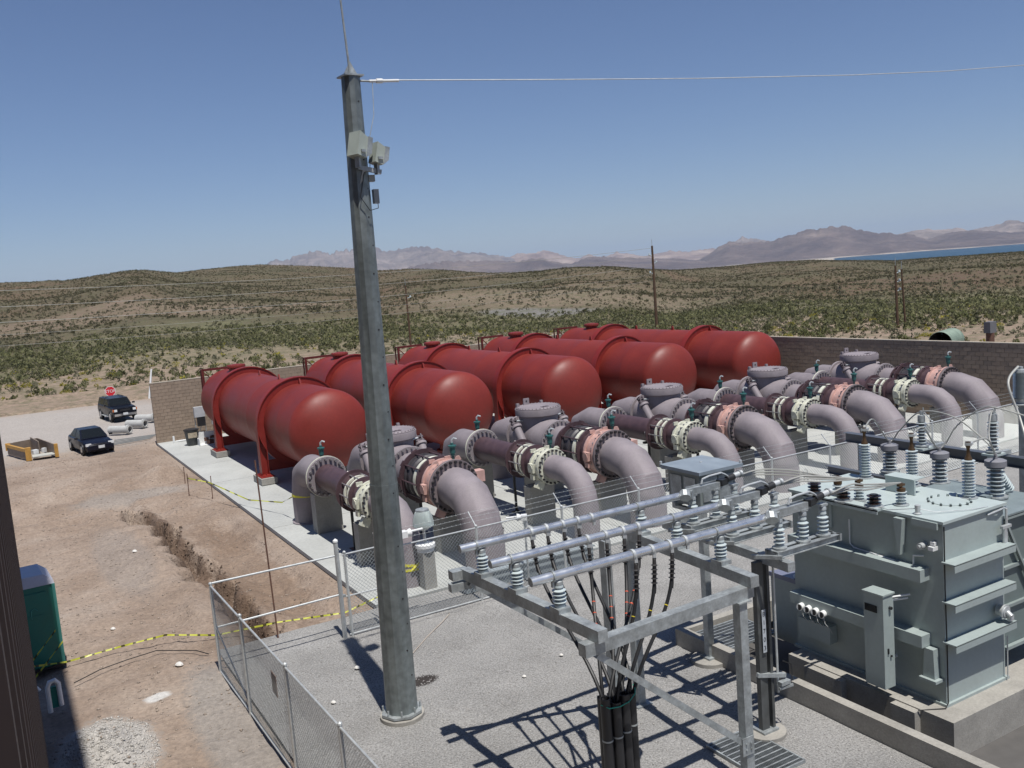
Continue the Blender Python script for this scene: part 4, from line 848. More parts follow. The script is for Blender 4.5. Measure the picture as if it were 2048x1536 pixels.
# ---- cables from the conduit bundle up to the buses
CB = (7.55, 10.92, 2.08)
dc = thing('conduit_bundle', 'bundle of upright black conduits with green strap below the bus frame', 'conduits', (CB[0], CB[1], 0))
cp = [(-.25, -.09), (-.09, -.13), (.08, -.12), (.24, -.06), (-.18, .09), (-.01, .07), (.16, .11)]
for (x, y) in cp: part('conduit', MB().ring((x, y, -.3), (0, 0, 1), .068, .082, 2.3+.1*rng.random(), 18), CONDU, dc)
part('green_strap', MB().tube([(-.34+.0, -.1, 2.02), (-.25, -.19, 1.97), (-.08, -.225, 1.96), (.1, -.215, 1.98), (.26, -.16, 2.04), (.34, -.05, 2.09), (.36, .03, 2.08)], .009, 5), mat('green_strap', (.03, .33, .22), .5), dc)
for k, (x, y) in enumerate(cp[:4]): part('band', MB().ring((x, y, 1.42+.03*k), (0, 0, 1), .082, .087, .025, 18), GALV, dc)
tops = [(7.66, 13.27, 0), (7.98, 13.27, 0), (8.32, 13.27, 0), (8.63, 13.27, 0), (8.12, 12.21, 1), (8.48, 12.21, 1), (8.84, 12.21, 1), (9.16, 12.21, 1), (8.20, 11.06, 2), (8.56, 11.06, 2), (8.92, 11.06, 2), (9.22, 11.08, 2)]
MARK = [mat('blue_phase_tape', (.05, .05, .06), .5), mat('red_phase_tape', (.55, .08, .03), .5), mat('yellow_phase_tape', (.62, .50, .03), .5)]
for k, (x, y, ph) in enumerate(tops[:]):
    if k == 11: continue
    cc = cp[k % 7]; e = Vector((CB[0]+cc[0]*.9, CB[1]+cc[1]*.9, 1.75)); a = Vector((x, y, 3.93)); sag = rng.uniform(.0, .1)
    c1 = a+Vector((0.0, -.02, -1.05)); c2 = e+Vector(((a.x-e.x)*.12+cc[0]*.6, cc[1]*.3, .95+sag)); pts = []
    for q in range(15):
        s = q/14; pts.append(a*(1-s)**3+c1*3*s*(1-s)**2+c2*3*s*s*(1-s)+e*s**3)
    t = thing('power_cable', 'black power cable number %s from the left hung on the %s bus tube' % (['one', 'two', 'three', 'four'][k % 4], nm[ph]), 'cable', a, 0, 'black cables rising to the bus tubes')
    L0 = [p-a for p in pts]
    part('cable', MB().tube(L0, .029, 8), BLACK, t)
    pr = [(0, .012), (.02, .03)]
    for q in range(5): pr += [(.10+.07*q, .03), (.115+.07*q, .058), (.13+.07*q, .03)]
    pr += [(.48, .032), (.56, .026)]
    part('termination', MB().lathe((0, 0, .0), (L0[2]-L0[0]), pr, 12), mat('termination_rubber', (.03, .028, .028), .4, var=.5), t)
    part('cable_lug', MB().box((0, .0, .04), (.05, .02, .12)), GALVL, t)
    if ph:
        mk = MB()
        for q in range(3): mk.tube([L0[4+q]*(.5)+L0[5+q]*.5, L0[4+q]*.42+L0[5+q]*.58], .0312, 8)
        part('phase_tape', mk, MARK[ph], t, split=True)
tag(part('cable_channel', MB().bar((8.98, 13.0, 3.7), (8.98, 13.0, .05), .14, .18), GALV, None, 0), 'wide galvanised channel standing among the black cables', 'channel')
# ---- disconnect switches
sw = thing('switch_structure', 'steel structure with dark column carrying the three disconnect switches', 'steel frame', (11.25, 11.5, 0))
def Fs(x, y, z): return (x-11.25, y-11.5, z)
part('column', MB().bar(Fs(11.08, 11.44, .1), Fs(11.08, 11.44, 3.2), .17, .10).bar(Fs(11.25, 11.44, .1), Fs(11.25, 11.44, 3.2), .06, .16), mat('dark_column_steel', (.10, .105, .105), .5, .4, var=.3), sw, 0, split=True)
part('main_beam', MB().bar(Fs(11.2, 10.75, 3.24), Fs(11.4, 14.3, 3.24), .16, .16).bar(Fs(11.4, 14.22, 3.22), Fs(12.43, 14.35, 3.22), .14, .12), GALV, sw, 0)
part('base_plate', MB().box(Fs(11.12, 11.48, .10), (.36, .36, .04)), GALV, sw, 0)
part('concrete_pier', MB().lathe(Fs(11.12, 11.48, -.2), (0, 0, 1), [(0, .38), (.27, .38), (.28, .37)], 32), CONCW, sw)
part('operating_pipe', MB().cyl(Fs(11.36, 11.34, .75), Fs(11.36, 11.34, 3.2), .022, n=10), GALVL, sw)
part('operating_handle', MB().bar(Fs(10.95, 11.42, 1.16), Fs(11.5, 11.30, 1.05), .07).box(Fs(11.42, 11.25, .95), (.22, .1, .07)).bar(Fs(11.3, 11.25, .86), Fs(11.58, 11.2, .88), .04), GALV, sw, 0)
part('ground_braid', MB().tube([Fs(11.4, 11.3, .85), Fs(11.62, 11.25, .95), Fs(11.66, 11.3, 1.2), Fs(11.5, 11.35, 1.3)], .012, 5), BLACK, sw)
sg = thing('switch_number_sign', 'narrow pale number plate fixed upright on the dark switch column', 'sign', (11.10, 11.355, 1.95))
part('plate', MB().box((0, 0, 0), (.085, .008, .78)), mat('pale_sign_face', (.42, .45, .48), .5), sg)
for k, ch in enumerate('B1703'): textmesh('digit', ch, .115, BLACK, (0, -.006, .31-.155*k), (R(90), 0, 0), sg, .001)
sl = ['far', 'middle', 'near']
for i, yy in enumerate(BY):
    t = thing('disconnect_switch', '%s disconnect switch at the right end of the %s bus tube' % (sl[i], nm[i]), 'switch', (11.2, yy, 3.33), 0, 'disconnect switches at the ends of the bus tubes')
    b = MB(); beam_i(b, (-.08, -.09, .06), (1.52, -.09, .06), .1, .12); beam_i(b, (-.08, .09, .06), (1.52, .09, .06), .1, .12); part('base_channel', b, GALV, t, 0)
    part('cross_plate', MB().box((-.05, 0, .06), (.06, .3, .14)).box((1.48, 0, .06), (.05, .3, .12)).bar((-.05, -.22, .05), (-.3, .25, .02), .06), GALV, t, 0, split=True)
    for x in (.12, .70, 1.20):
        ins = insulator(t, (x, 0, .14), .46, .10, 4); part('insulator_base', MB().lathe((x, 0, .125), (0, 0, 1), [(0, .13), (.03, .13), (.04, .09)], 14), GALV, ins)
        part('cap_fitting', MB().lathe((x, 0, .60), (0, 0, 1), [(0, .075), (.05, .07), (.08, .05)], 12).box((x, 0, .69), (.16, .12, .04)), GALV, ins)
    part('switch_arm', MB().box((.42, 0, .76), (.86, .10, .13)).box((.42, .07, .82), (.8, .02, .05)), GALV, t, 0)
    part('blade', MB().tube([(.35, -.02, .86), (.38, -.02, .95), (.55, -.02, .98), (.86, -.02, .99), (.98, -.02, .93), (1.1, 0, .84)], .022, 8), GALVL, t)
    part('hinge_casting', MB().cyl((-.16, -.13, .70), (-.10, -.05, .78), .11, n=10).cyl((-.02, .06, .60), (.02, .02, .72), .10, n=10).box((.0, 0, .72), (.14, .22, .16), rz=.6), GALV, t)
    part('contact_jaw', MB().cyl((1.02, 0, .83), (1.20, 0, .86), .065, n=14).box((.9, 0, .80), (.22, .14, .12), rz=.3).bar((.75, .06, .7), (1.1, -.06, .85), .04), DARKM, t)
    part('terminal_tube', MB().cyl((1.18, 0, .86), (1.42, 0, .89), .058, n=16), GALVL, t); part('corona_ring', MB().ring((1.34, 0, .88), (1, 0, .1), .05, .075, .03, 16), GALV, t)
    part('terminal_strap', MB().bar((-.20, 0, .72), (.02, 0, .74), .06, .1), GALVL, t, 0)
# ---- raised steel cabinet
cb = thing('raised_cabinet', 'grey steel cabinet with a wide flat roof raised on legs behind the switches', 'cabinet', (12.85, 14.8, 0), R(0))
part('cabinet_body', MB().box((0, 0, 3.72), (.98, 1.0, .72)), mat('cabinet_paint', (.19, .215, .21), .45, var=.08), cb, 0)
part('roof', MB().box((0, 0, 4.12), (1.22, 1.28, .07)), mat('cabinet_roof', (.22, .26, .30), .5, var=.12), cb, 0)
part('leg', MB().bar((-.42, -.45, .1), (-.42, -.45, 3.35), .15, .15), GALV, cb, 0)
for y in (-.45, .3): part('bearer', MB().bar((-.55, y, 3.32), (.5, y, 3.32), .1, .08), GALV, cb, 0)
part('bearer', MB().bar((-.42, -.5, 3.24), (-.42, .45, 3.24), .1, .08), GALV, cb, 0)
part('door_frame', MB().box((-.502, -.2, 3.72), (.012, .36, .5)).box((-.502, .24, 3.72), (.012, .36, .5)).box((0.22, -.512, 3.72), (.4, .012, .5)).box((-.22, -.512, 3.72), (.4, .012, .5)), GALV, cb, 0, split=True)
part('roof_lug', MB().cyl((-.58, .62, 4.15), (-.58, .62, 4.22), .03, n=8).cyl((.58, -.6, 4.15), (.58, -.6, 4.22), .03, n=8).cyl((.1, .1, 4.15), (.1, .1, 4.17), .03, n=8), GALVL, cb, split=True)
for x, y in ((-.42, -.45),): part('pier', MB().lathe((x, y, -.2), (0, 0, 1), [(0, .40), (.27, .40), (.28, .39)], 28), CONCW, cb); part('base_plate', MB().box((x, y, .10), (.3, .3, .04)), GALV, cb, 0)
# ---- curb, trough, gratings, pad
def solid(name, mb, m, label, cat, smooth=0, group=None): return tag(part(name, mb, m, None, smooth), label, cat, group)
CUR = struct('containment_curb', MB().box((12.52, 9.7, .13), (.20, 5.6, .50)).box((12.52, 3.8, .13), (.20, 6.1, .50)).box((12.52, 13.98, .13), (.20, 2.88, .50)).box((14.72, 15.35, .13), (4.18, .20, .50)).box((12.52, 15.44, .128), (.20, .02, .49)), CONCW)
struct('trough_floor', MB().box((15.4, 9, -.36), (6.1, 14, .04)), mat('dark_floor_concrete', (.09, .085, .08), .8))  # floor of the trough in a darker concrete tone than the curb
pad = struct('transformer_pad', MB().box((15.55, 11.15, .0), (4.4, 3.7, .69)).box((13.28, 12.0, .02), (.16, .9, .60)).box((13.28, 10.2, .02), (.16, .5, .60)), CONCW)
for i, (cx, cy, w, d, lab) in enumerate(((13.35, 14.55, 1.4, 1.1, 'steel floor grating in the corner of the curbed trough'), (10.45, 11.05, .95, 1.35, 'steel floor grating set in the gravel beside the front column'))):
    t = thing('floor_grating', lab, 'grating', (cx, cy, .30 if i == 0 else .035), 0, 'steel floor gratings')
    part('grating_frame', MB().box((0, d/2, 0), (w, .03, .05)).box((0, -d/2, 0), (w, .03, .05)).box((w/2, 0, 0), (.03, d, .05)).box((-w/2, 0, 0), (.03, d, .05)), GALV, t, 0)
    bars = MB()
    for k in range(int(w/.032)): bars.box((-w/2+.03+k*.032, 0, -.005), (.006, d-.03, .035))
    for k in range(int(d/.13)): bars.box((0, -d/2+.1+k*.13, .012), (w-.03, .022, .008))
    part('grating_bars', bars, GALV, t, 0, stuff=True)
    if i == 1: part('pit', MB().box((0, 0, -.022), (w-.02, d-.02, .004)), mat('pit_black', (.05, .05, .05), .9), t, 0)
gr = thing('equipment_cabinet', 'low grey cabinet with sloping blue grey lid behind the transformer gauges', 'cabinet', (14.55, 13.95, 0))
part('cabinet_body', MB().box((0, 0, .75), (.55, .75, 1.4)), XGREY, gr, 0); part('lid', MB().prism([(-.30, -.4, 1.45), (.30, -.4, 1.45), (.30, -.4, 1.50), (-.30, -.4, 1.55)], (0, .8, 0)), mat('blue_grey_lid', (.17, .18, .25), .4), gr, 0)
part('lid_handle', MB().tube([(-.24, -.3, 1.55), (-.2, -.25, 1.6), (-.1, -.2, 1.5), (-.2, -.42, 1.2)], .025, 6), WHITE, gr)
# ================================================================== transformer
TX, TY = 13.78, 9.74
tr = thing('power_transformer', 'big grey power transformer with bushings on its pale flat top', 'transformer', (TX, TY, 0))
def bush(par, p, h, r, sheds, core=PORCD, cap=True, n=20, pale=PORC, name='bushing', base=True, d=(0, 0, 1)):
    """porcelain bushing: dark core with pale rain sheds"""
    d = Vector(d).normalized(); p = Vector(p)
    b_ = part(name, MB().lathe(p, d, [(0, r*.62), (h, r*.55)], n), core, par, 30)
    s = MB(); st = h/sheds
    for k in range(sheds): s.lathe(p, d, [(st*(k+.35), r*.6), (st*(k+.5), r), (st*(k+.62), r*1.0), (st*(k+.75), r*.6)], n, False)
    part('rain_sheds', s, pale, b_, 25)
    if base: part('flange', MB().lathe(p-d*.05, d, [(0, r*1.35), (.03, r*1.35), (.035, r*.9), (.07, r*.8)], n), GALV, b_)
    return b_
# tank
H = 3.71; LX, LY = 1.74, 3.40
part('tank', MB().box((LX/2, LY/2, (.36+H-.06)/2), (LX, LY, H-.06-.36)), XGREY, tr, 0)
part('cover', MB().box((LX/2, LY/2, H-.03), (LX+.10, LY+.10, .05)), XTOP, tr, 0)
part('base_flange', MB().box((LX/2, LY/2, .37), (LX+.10, LY+.1, .05)), XGREY, tr, 0)
# stiffener channels on the left (-x) and front (-y) faces
for z in (2.70, 1.50):
    part('stiffener', MB().box((-.125, LY/2+.1, z), (.25, LY-.35, .22)), XGREY, tr, 0)
for z in (2.98, 2.27, 1.54):
    part('stiffener', MB().box((LX/2-.05, -.13, z), (LX+.02, .26, .025)).box((LX/2-.05, -.25, z-.065), (LX+.02, .02, .13)), XGREY, tr, 0)
# low voltage terminal box along the upper left edge
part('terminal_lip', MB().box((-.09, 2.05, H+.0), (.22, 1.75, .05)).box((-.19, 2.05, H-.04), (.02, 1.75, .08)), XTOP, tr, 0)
part('jacking_bracket', MB().prism([(-.02, .70, H-.08), (-.02, .88, H-.08), (-.02, .80, H-.75), (-.02, .76, H-.75)], (-.12, 0, 0)).prism([(-.02, 0.12, 1.38), (-.02, .30, 1.38), (-.02, .33, .85), (-.02, .10, .85)], (-.14, 0, 0)).box((-.12, .2, .82), (.22, .34, .05)), XGREY, tr, 0, split=True)
part('cover_edge_angle', MB().box((-.06, .30, H-.1), (.05, .5, .12)), XGREY, tr, 0)
part('oil_valve', MB().cyl((-.16, .34, H-.50), (0, .34, H-.50), .06, n=12).cyl((-.2, .34, H-.5), (-.16, .34, H-.5), .03, n=8), GALVL, tr)
part('tap_fitting', MB().box((-.07, .14, H-.5), (.14, .1, .07)).box((-.05, .14, H-.42), (.08, .08, .06)), WHITE, tr, 0)
part('conduit', MB().tube([(-.03, 1.95, H-.35), (-.03, 1.95, H-.82), (-.04, 1.85, H-.88), (-.05, 1.3, H-.90), (-.1, .9, H-.9)], .014, 6).tube([(-.05, .55, 2.82), (-.05, .55, 2.98), (-.05, .35, 3.02)], .016, 6), WHITE, tr)
part('lifting_eye', MB().box((-.02, 2.4, H-.35), (.03, .05, .5)), XTOP, tr, 0)
part('grounding_cable', MB().tube([(.0, -.03, H-.1), (-.01, -.035, 2.5), (.01, -.035, 1.4), (0, -.04, .42), (-.1, -.06, .36), (-.5, .2, .35)], .012, 6), BLACK, tr)
part('pipe_vertical', MB().cyl((LX-.05, -.08, 1.2), (LX-.05, -.08, .4), .012, n=6).cyl((LX-.12, -.1, H-.4), (LX-.12, -.1, H-.9), .035, n=10).cyl((LX-.03, -.08, H-.1), (LX-.03, -.08, H-.8), .022, n=8).box((LX-.08, -.1, H-.42), (.26, .06, .05)).tube([(LX-.5, -.02, H-.14), (LX-.2, -.06, H-.10), (LX+.05, -.02, H-.10)], .018, 6), GALVL, tr)
part('drain_valve', MB().cyl((LX-.27, -.05, 1.76), (LX-.27, -.22, 1.76), .10, n=16).cyl((LX-.27, -.22, 1.76), (LX-.27, -.30, 1.70), .05, n=12).ring((LX-.27, -.2, 1.76), (0, 1, 0), .09, .13, .03, 20).box((LX-.2, -.24, 1.64), (.12, .06, .10)), GALVL, tr)
part('pressure_relief', MB().lathe((.10, .55, H), (0, 0, 1), [(0, .07), (.02, .07), (.03, .04), (.10, .05), (.16, .05), (.17, .02)], 12).tube([(.1, .5, H+.1), (.3, .35, H+.03), (.9, .05, H+.02), (1.3, .0, H)], .008, 5).tube([(.1, .55, H+.1), (-.1, 1.0, H+.03), (-.02, 1.6, H+.05)], .008, 5), GALVL, tr)
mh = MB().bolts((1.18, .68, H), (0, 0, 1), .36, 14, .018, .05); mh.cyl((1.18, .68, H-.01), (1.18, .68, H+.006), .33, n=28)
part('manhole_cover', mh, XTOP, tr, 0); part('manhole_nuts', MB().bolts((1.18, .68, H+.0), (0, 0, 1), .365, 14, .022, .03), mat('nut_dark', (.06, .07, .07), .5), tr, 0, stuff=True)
part('top_shelf', MB().prism([(1.10, 1.35, H), (1.10, 2.0, H), (1.14, 2.0, H), (1.14, 1.35, H)], (0, 0, .3)).box((1.25, 1.68, H+.30), (.34, .65, .02)), XTOP, tr, 0)
# control box and gauges in front of the left face
part('control_box', MB().box((-.48, .98, 1.42), (.28, .42, 1.74)).box((-.48, .98, 2.305), (.32, .46, .03)), XGREY, tr, 0)
part('display_window', MB().box((-.625, 1.03, 2.02), (.012, .26, .13)), GLASSD, tr, 0)
part('door_handle', MB().box((-.52, .765, 1.25), (.03, .03, .10)).cyl((-.45, .76, 1.15), (-.45, .74, 1.15), .02, n=8).cyl((-.45, .77, 2.05), (-.45, .72, 2.05), .03, n=8), DARKM, tr, 0)
part('box_conduit', MB().cyl((-.38, .80, 2.22), (-.1, .6, 2.26), .018, n=8).cyl((-.38, .85, 2.14), (-.1, .65, 2.18), .018, n=8).cyl((-.36, 1.0, .95), (0, 1.0, .95), .03, n=8), WHITE, tr, split=True)
for k in range(4):
    y = 3.02-.185*k
    gg = part('gauge', MB().cyl((-.16, y, 1.40), (-.36, y-.04, 1.40), .068, n=20), WHITE, tr); part('gauge_face', MB().cyl((-.361, y-.04, 1.40), (-.366, y-.04, 1.40), .058, n=20), DARKM, gg); part('capillary_tube', MB().tube([(-.25, y, 1.32), (-.27, y-.05, 1.2), (-.22, y-.12, 1.1), (-.2, y-.16, 1.02)], .008, 5), GALVL, gg)
part('drip_tray', MB().box((-.12, 2.75, .95), (.2, .8, .35)), XGREY, tr, 0)
# radiator bank with braced panels to the right
part('radiator_bank', MB().box((2.75, 1.25, 2.02), (1.5, 2.1, 2.5)), mat('shaded_radiator_grey', (.14, .175, .17), .5), tr, 0)  # grey lowered so the panels' shade is part of the colour
part('radiator_frame', MB().bar((1.98, .15, 3.32), (3.6, .15, 3.32), .1, .06).bar((1.98, .17, 2.35), (3.6, .17, 2.35), .06, .06).bar((1.98, .17, 1.6), (3.6, .17, 1.6), .06, .06).bar((1.98, .15, .8), (3.6, .15, .8), .08, .06).bar((2.0, .13, 3.28), (3.35, .13, .9), .06, .05), mat('frame_pale', (.24, .28, .27), .45), tr, 0)
part('radiator_cover', MB().box((2.8, 1.25, 3.36), (1.75, 2.3, .05)).cyl((2.0, .9, 3.45), (3.4, .9, 3.45), .03, n=8).box((2.6, .9, 3.45), (.14, .14, .12)), mat('cover_blue_grey', (.19, .23, .24), .45), tr, 0)
# main bushings on the cover
for (x, y, lab) in ((1.62, .58, 'a'), (1.78-.05, 1.86, 'b'), (1.68, 2.94, 'c')):
    b_ = bush(tr, (x, y, H+.03), .70, .118, 12, core=PORC)
    part('bushing_stud', MB().lathe((x, y, H+.72), (0, 0, 1), [(0, .07), (.04, .06), (.10, .035), (.2, .028), (.28, .05), (.34, .05)], 12), mat('brass_brown', (.10, .06, .03), .4, .5), b_)
    part('terminal_pad', MB().box((x+.03, y, H+1.02), (.16, .12, .05), rz=.4), GALVL, b_, 0)
for (x, y, h, nn) in ((.40, 1.11, .24, 4), (.16, 1.85, .24, 4), (.10, 2.3, .22, 3)):
    b_ = bush(tr, (x, y, H+.04), h, .10, nn, core=PORC); part('terminal_stud', MB().lathe((x, y, H+.26), (0, 0, 1), [(0, .08), (.06, .08), (.07, .03), (.16, .03)], 12).box((x, y, H+.38), (.16, .06, .04)), mat('brass_brown', (.10, .06, .03), .4, .5), b_)
for (x, y) in ((-.05, 1.35), (-.08, 2.02), (-.05, 2.75)): bush(tr, (x, y, H+.05), .20, .13, 3, core=DARKM, pale=mat('dark_glaze', (.035, .022, .02), .2, spec=.7), name='neutral_bushing')
# ---- arresters and tall insulators on their own steelwork to the right
def arrester(x, y, z, h, r, n, lab, capr=None, group='bushings and arresters beside the transformer'):
    t = thing('surge_arrester', lab, 'arrester', (x, y, z), 0, group); bush(t, (0, 0, 0), h, r, n)
    if capr: part('cap', MB().lathe((0, 0, h), (0, 0, 1), [(0, capr), (.11, capr), (.13, capr*.8), (.14, .04), (.24, .03)], 18), CAPM, t)
    else: part('cap', MB().lathe((0, 0, h), (0, 0, 1), [(0, r*.75), (.14, r*.7), (.15, .03), (.24, .03)], 14).cyl((.07, 0, h+.1), (.07, 0, h+.3), .015, n=6), GALV, t)
    part('mounting_plate', MB().box((0, 0, -.09), (.36, .30, .04)), XTOP, t, 0)
    return t
arrester(17.35, 13.55, 3.42, .46, .155, 6, 'squat dark arrester with wide grey cap, farthest to the left behind the transformer', .19)
arrester(17.15, 12.15, 3.42, .50, .155, 6, 'squat dark arrester with wide grey cap in the middle behind the transformer', .19)
arrester(16.75, 10.65, 3.45, .58, .165, 7, 'squat dark arrester with wide grey cap nearest the right picture edge', .20)
arrester(17.4, 12.75, 4.10, .50, .105, 7, 'tall slim insulator with an arching cable behind the middle transformer bushing')
arrester(17.55, 11.2, 4.15, .60, .11, 8, 'tall slim insulator with an arching cable behind the right transformer bushing')
sb = thing('arrester_stand', 'dark steel beam and legs carrying the arresters behind the transformer', 'steel frame', (17.2, 12, 0))
b = MB(); beam_i(b, (-.0, 3.2, 3.22), (-.35, -2.6, 3.22), .16, .18); beam_i(b, (.9, 3.4, 3.85), (.75, -3.0, 3.85), .2, .22)
part('beam', b, mat('dark_galvanised', (.16, .17, .19), .45, .6, var=.2), sb, 0)
for (x, y, z) in ((-.05, 2.9, 3.12), (-.3, -2.2, 3.12), (.88, 2.9, 3.74), (.78, -2.2, 3.74)): part('leg', MB().bar((x, y, .0), (x, y, z), .15, .15), GALV, sb, 0)
part('cross_arm', MB().bar((.1, .75, 3.98), (.95, .75, 3.98), .08, .08).bar((.2, -.8, 4.03), (.9, -.8, 4.03), .08, .08).bar((-.5, .15, 3.30), (.5, .15, 3.30), .1, .1), GALV, sb, 0, split=True)
part('slanted_insulator', MB().lathe((-.2, -1.2, 3.9), (.55, -.1, -.75), sum([[(.06*k, .06), (.06*k+.02, .10), (.06*k+.035, .10), (.06*k+.05, .06)] for k in range(10)], []), 14), PORC, sb)
hg = thing('high_insulator', 'big ribbed insulator hanging at the right edge of the picture', 'insulator', (20.35, 12.3, 4.75)); bush(hg, (0, 0, 0), .62, .17, 22, core=PORC, base=False)
part('end_fitting', MB().lathe((0, 0, -.16), (0, 0, 1), [(0, .16), (.03, .2), (.05, .1), (.12, .12), (.16, .16)], 16).lathe((0, 0, .62), (0, 0, 1), [(0, .15), (.05, .14), (.06, .05), (.12, .05)], 16), GALV, hg); part('mounting_pole', MB().bar((.1, 0, -4.75), (.1, 0, -.1), .16, .16), GALV, hg, 0)
# ---- looping bare cables
def cable(lab, pts, r=.016, grp='bare aluminium jumper cables'):
    P = [Vector(p) for p in pts]; o = []
    for i in range(len(P)-1):
        p0 = P[max(i-1, 0)]; p1 = P[i]; p2 = P[i+1]; p3 = P[min(i+2, len(P)-1)]
        for q in range(8):
            t = q/8; o.append(.5*((2*p1)+(p2-p0)*t+(2*p0-5*p1+4*p2-p3)*t*t+(3*p1-p0-3*p2+p3)*t**3))
    o.append(P[-1]); a = o[0].copy(); ob = part('jumper_cable', MB().tube([v-a for v in o], r, 7), CABLE, None); ob.location = a; tag(ob, lab, 'cable', grp)
hv = [(TX+1.62, TY+.58, H+1.02), (TX+1.73, TY+1.86, H+1.02), (TX+1.68, TY+2.94, H+1.02)]
ar = [(16.75, 10.65, 4.24), (17.15, 12.15, 4.12), (17.35, 13.55, 4.08)]
cable('jumper cable from the right transformer bushing to its squat arrester', [hv[0], (16.1, 10.4, 4.70), ar[0], (17.1, 11.0, 4.5), (17.3, 11.1, 4.85), (17.55, 11.2, 5.0)])
cable('jumper cable from the middle transformer bushing rising to the right tall insulator', [hv[1], (16.3, 11.9, 4.72), ar[1], (17.4, 11.9, 4.6), (17.5, 11.4, 5.0), (17.58, 11.0, 5.0), (18.3, 10.2, 4.6)])
cable('jumper cable from the far transformer bushing looping over the tall middle insulator', [hv[2], (16.4, 13.2, 4.75), ar[2], (17.4, 13.3, 4.35), (17.4, 12.75, 4.82), (17.4, 11.9, 4.75), (17.3, 11.0, 4.2)])
cable('thick jumper cable hanging in a bow from the big insulator at the right edge', [(20.25, 12.3, 5.5), (19.7, 12.2, 5.2), (19.6, 11.9, 4.5), (19.3, 11.5, 3.9), (18.9, 11.0, 3.6)], .028)
nmx = ['far', 'middle', 'near']
for i, yy in enumerate(BY):
    tgt = [(TX+.10, TY+2.30, H+.36), (TX+.16, TY+1.85, H+.42), (TX+.40, TY+1.11, H+.42)][i]
    for k in range(3): cable('%s strand of the cables joining the %s switch to the transformer' % (('upper', 'middle', 'lower')[k], nmx[i]), [(12.62, yy+.04*(k-1), 4.20-.03*k), (13.0, yy-.15, 4.24-.05*k+.03*i), (13.4, (yy+tgt[1])/2, 4.22-.05*k), tgt], .016)
tag(part('spacer_loop', MB().tube([(13.05, 12.1, 4.15), (13.05, 12.12, 4.35), (13.1, 12.13, 4.40), (13.15, 12.12, 4.35), (13.13, 12.1, 4.12)], .006, 5), GALV, None), 'thin wire loop standing above the switch cables', 'wire loop')
# ================================================================== small yard things
ln = thing('yard_lantern', 'clear bell shaped yard light on a round white base behind the fence', 'lamp', (9.72, 22.75, 0))
part('pedestal', MB().box((0, 0, .55), (.36, .36, 1.1)), CONCP, ln, 0); part('base_collar', MB().lathe((0, 0, 1.1), (0, 0, 1), [(0, .24), (.10, .24), (.12, .28), (.20, .28), (.22, .20), (.24, .05)], 24), WHITE, ln)
part('stem', MB().cyl((0, 0, 1.3), (0, 0, 1.75), .045, n=10).lathe((0, 0, 1.68), (0, 0, 1), [(0, .05), (.04, .15), (.08, .17), (.10, .15)], 20), GALVL, ln)
gm = bpy.data.materials.new('clear_globe'); gm.use_nodes = True; gb = gm.node_tree.nodes['Principled BSDF']; gb.inputs['Base Color'].default_value = (.62, .70, .68, 1); gb.inputs['Roughness'].default_value = .25; gb.inputs['Transmission Weight'].default_value = .55; gb.inputs['IOR'].default_value = 1.2
part('globe', MB().lathe((0, 0, 1.78), (0, 0, 1), [(0, .24), (.04, .30), (.28, .27), (.44, .20), (.46, .18)], 28), gm, ln); part('globe_cap', MB().lathe((0, 0, 2.24), (0, 0, 1), [(0, .19), (.04, .18), (.07, .08)], 24), GALV, ln)
def camera_(label, p, rz, s=1):
    t = thing('spotlight', label, 'spotlight', p, rz, 'small white spotlights'); part('lamp_body', MB().box((0, 0, 0), (.18*s, .2*s, .16*s)).lathe((.06, 0, 0), (1, 0, .05), [(0, .06), (.1, .10), (.14, .11)], 14), WHITE, t, 30); part('arm', MB().cyl((.1, 0, .03), (.55*s, .05, .02), .03, n=8).cyl((-.05, 0, -.05), (-.05, 0, -.3), .03, n=8), WHITE, t)
camera_('small white spotlight with a horizontal arm on the right side of the steel pole', (8.36, 20.9, 2.25), 0)
camera_('small white spotlight on a post in front of the second smaller pipe', (12.1, 21.3, 1.85), 2.6, .9)
tag(part('light_post', MB().cyl((12.1, 21.3, 0), (12.1, 21.3, 1.75), .03, n=8), GALVL, None), 'thin post carrying the small white spotlight behind the fence', 'post')
tag(part('cable_trough', MB().box((12.4, 21.75, .22), (4.2, .30, .42)).box((12.4, 21.75, .45), (4.3, .38, .04)), mat('trough_blue_grey', (.27, .31, .33), .5, var=.1), None, 0), 'low grey cable trough lying along the foot of the fence', 'cable trough')
wl = MB()
for (a, c) in (((9.3, 20.6), (10.3, 19.3)),): wl.tube([(a[0], a[1], .02), (a[0]-.4, a[1]-.4, .03), (8.2, 19.6, .02), (7.0, 18.4, .02)], .008, 5)
tag(part('loose_rope', wl, mat('pale_rope', (.5, .42, .34), .8), None), 'thin pale rope lying on the gravel right of the steel pole', 'rope')
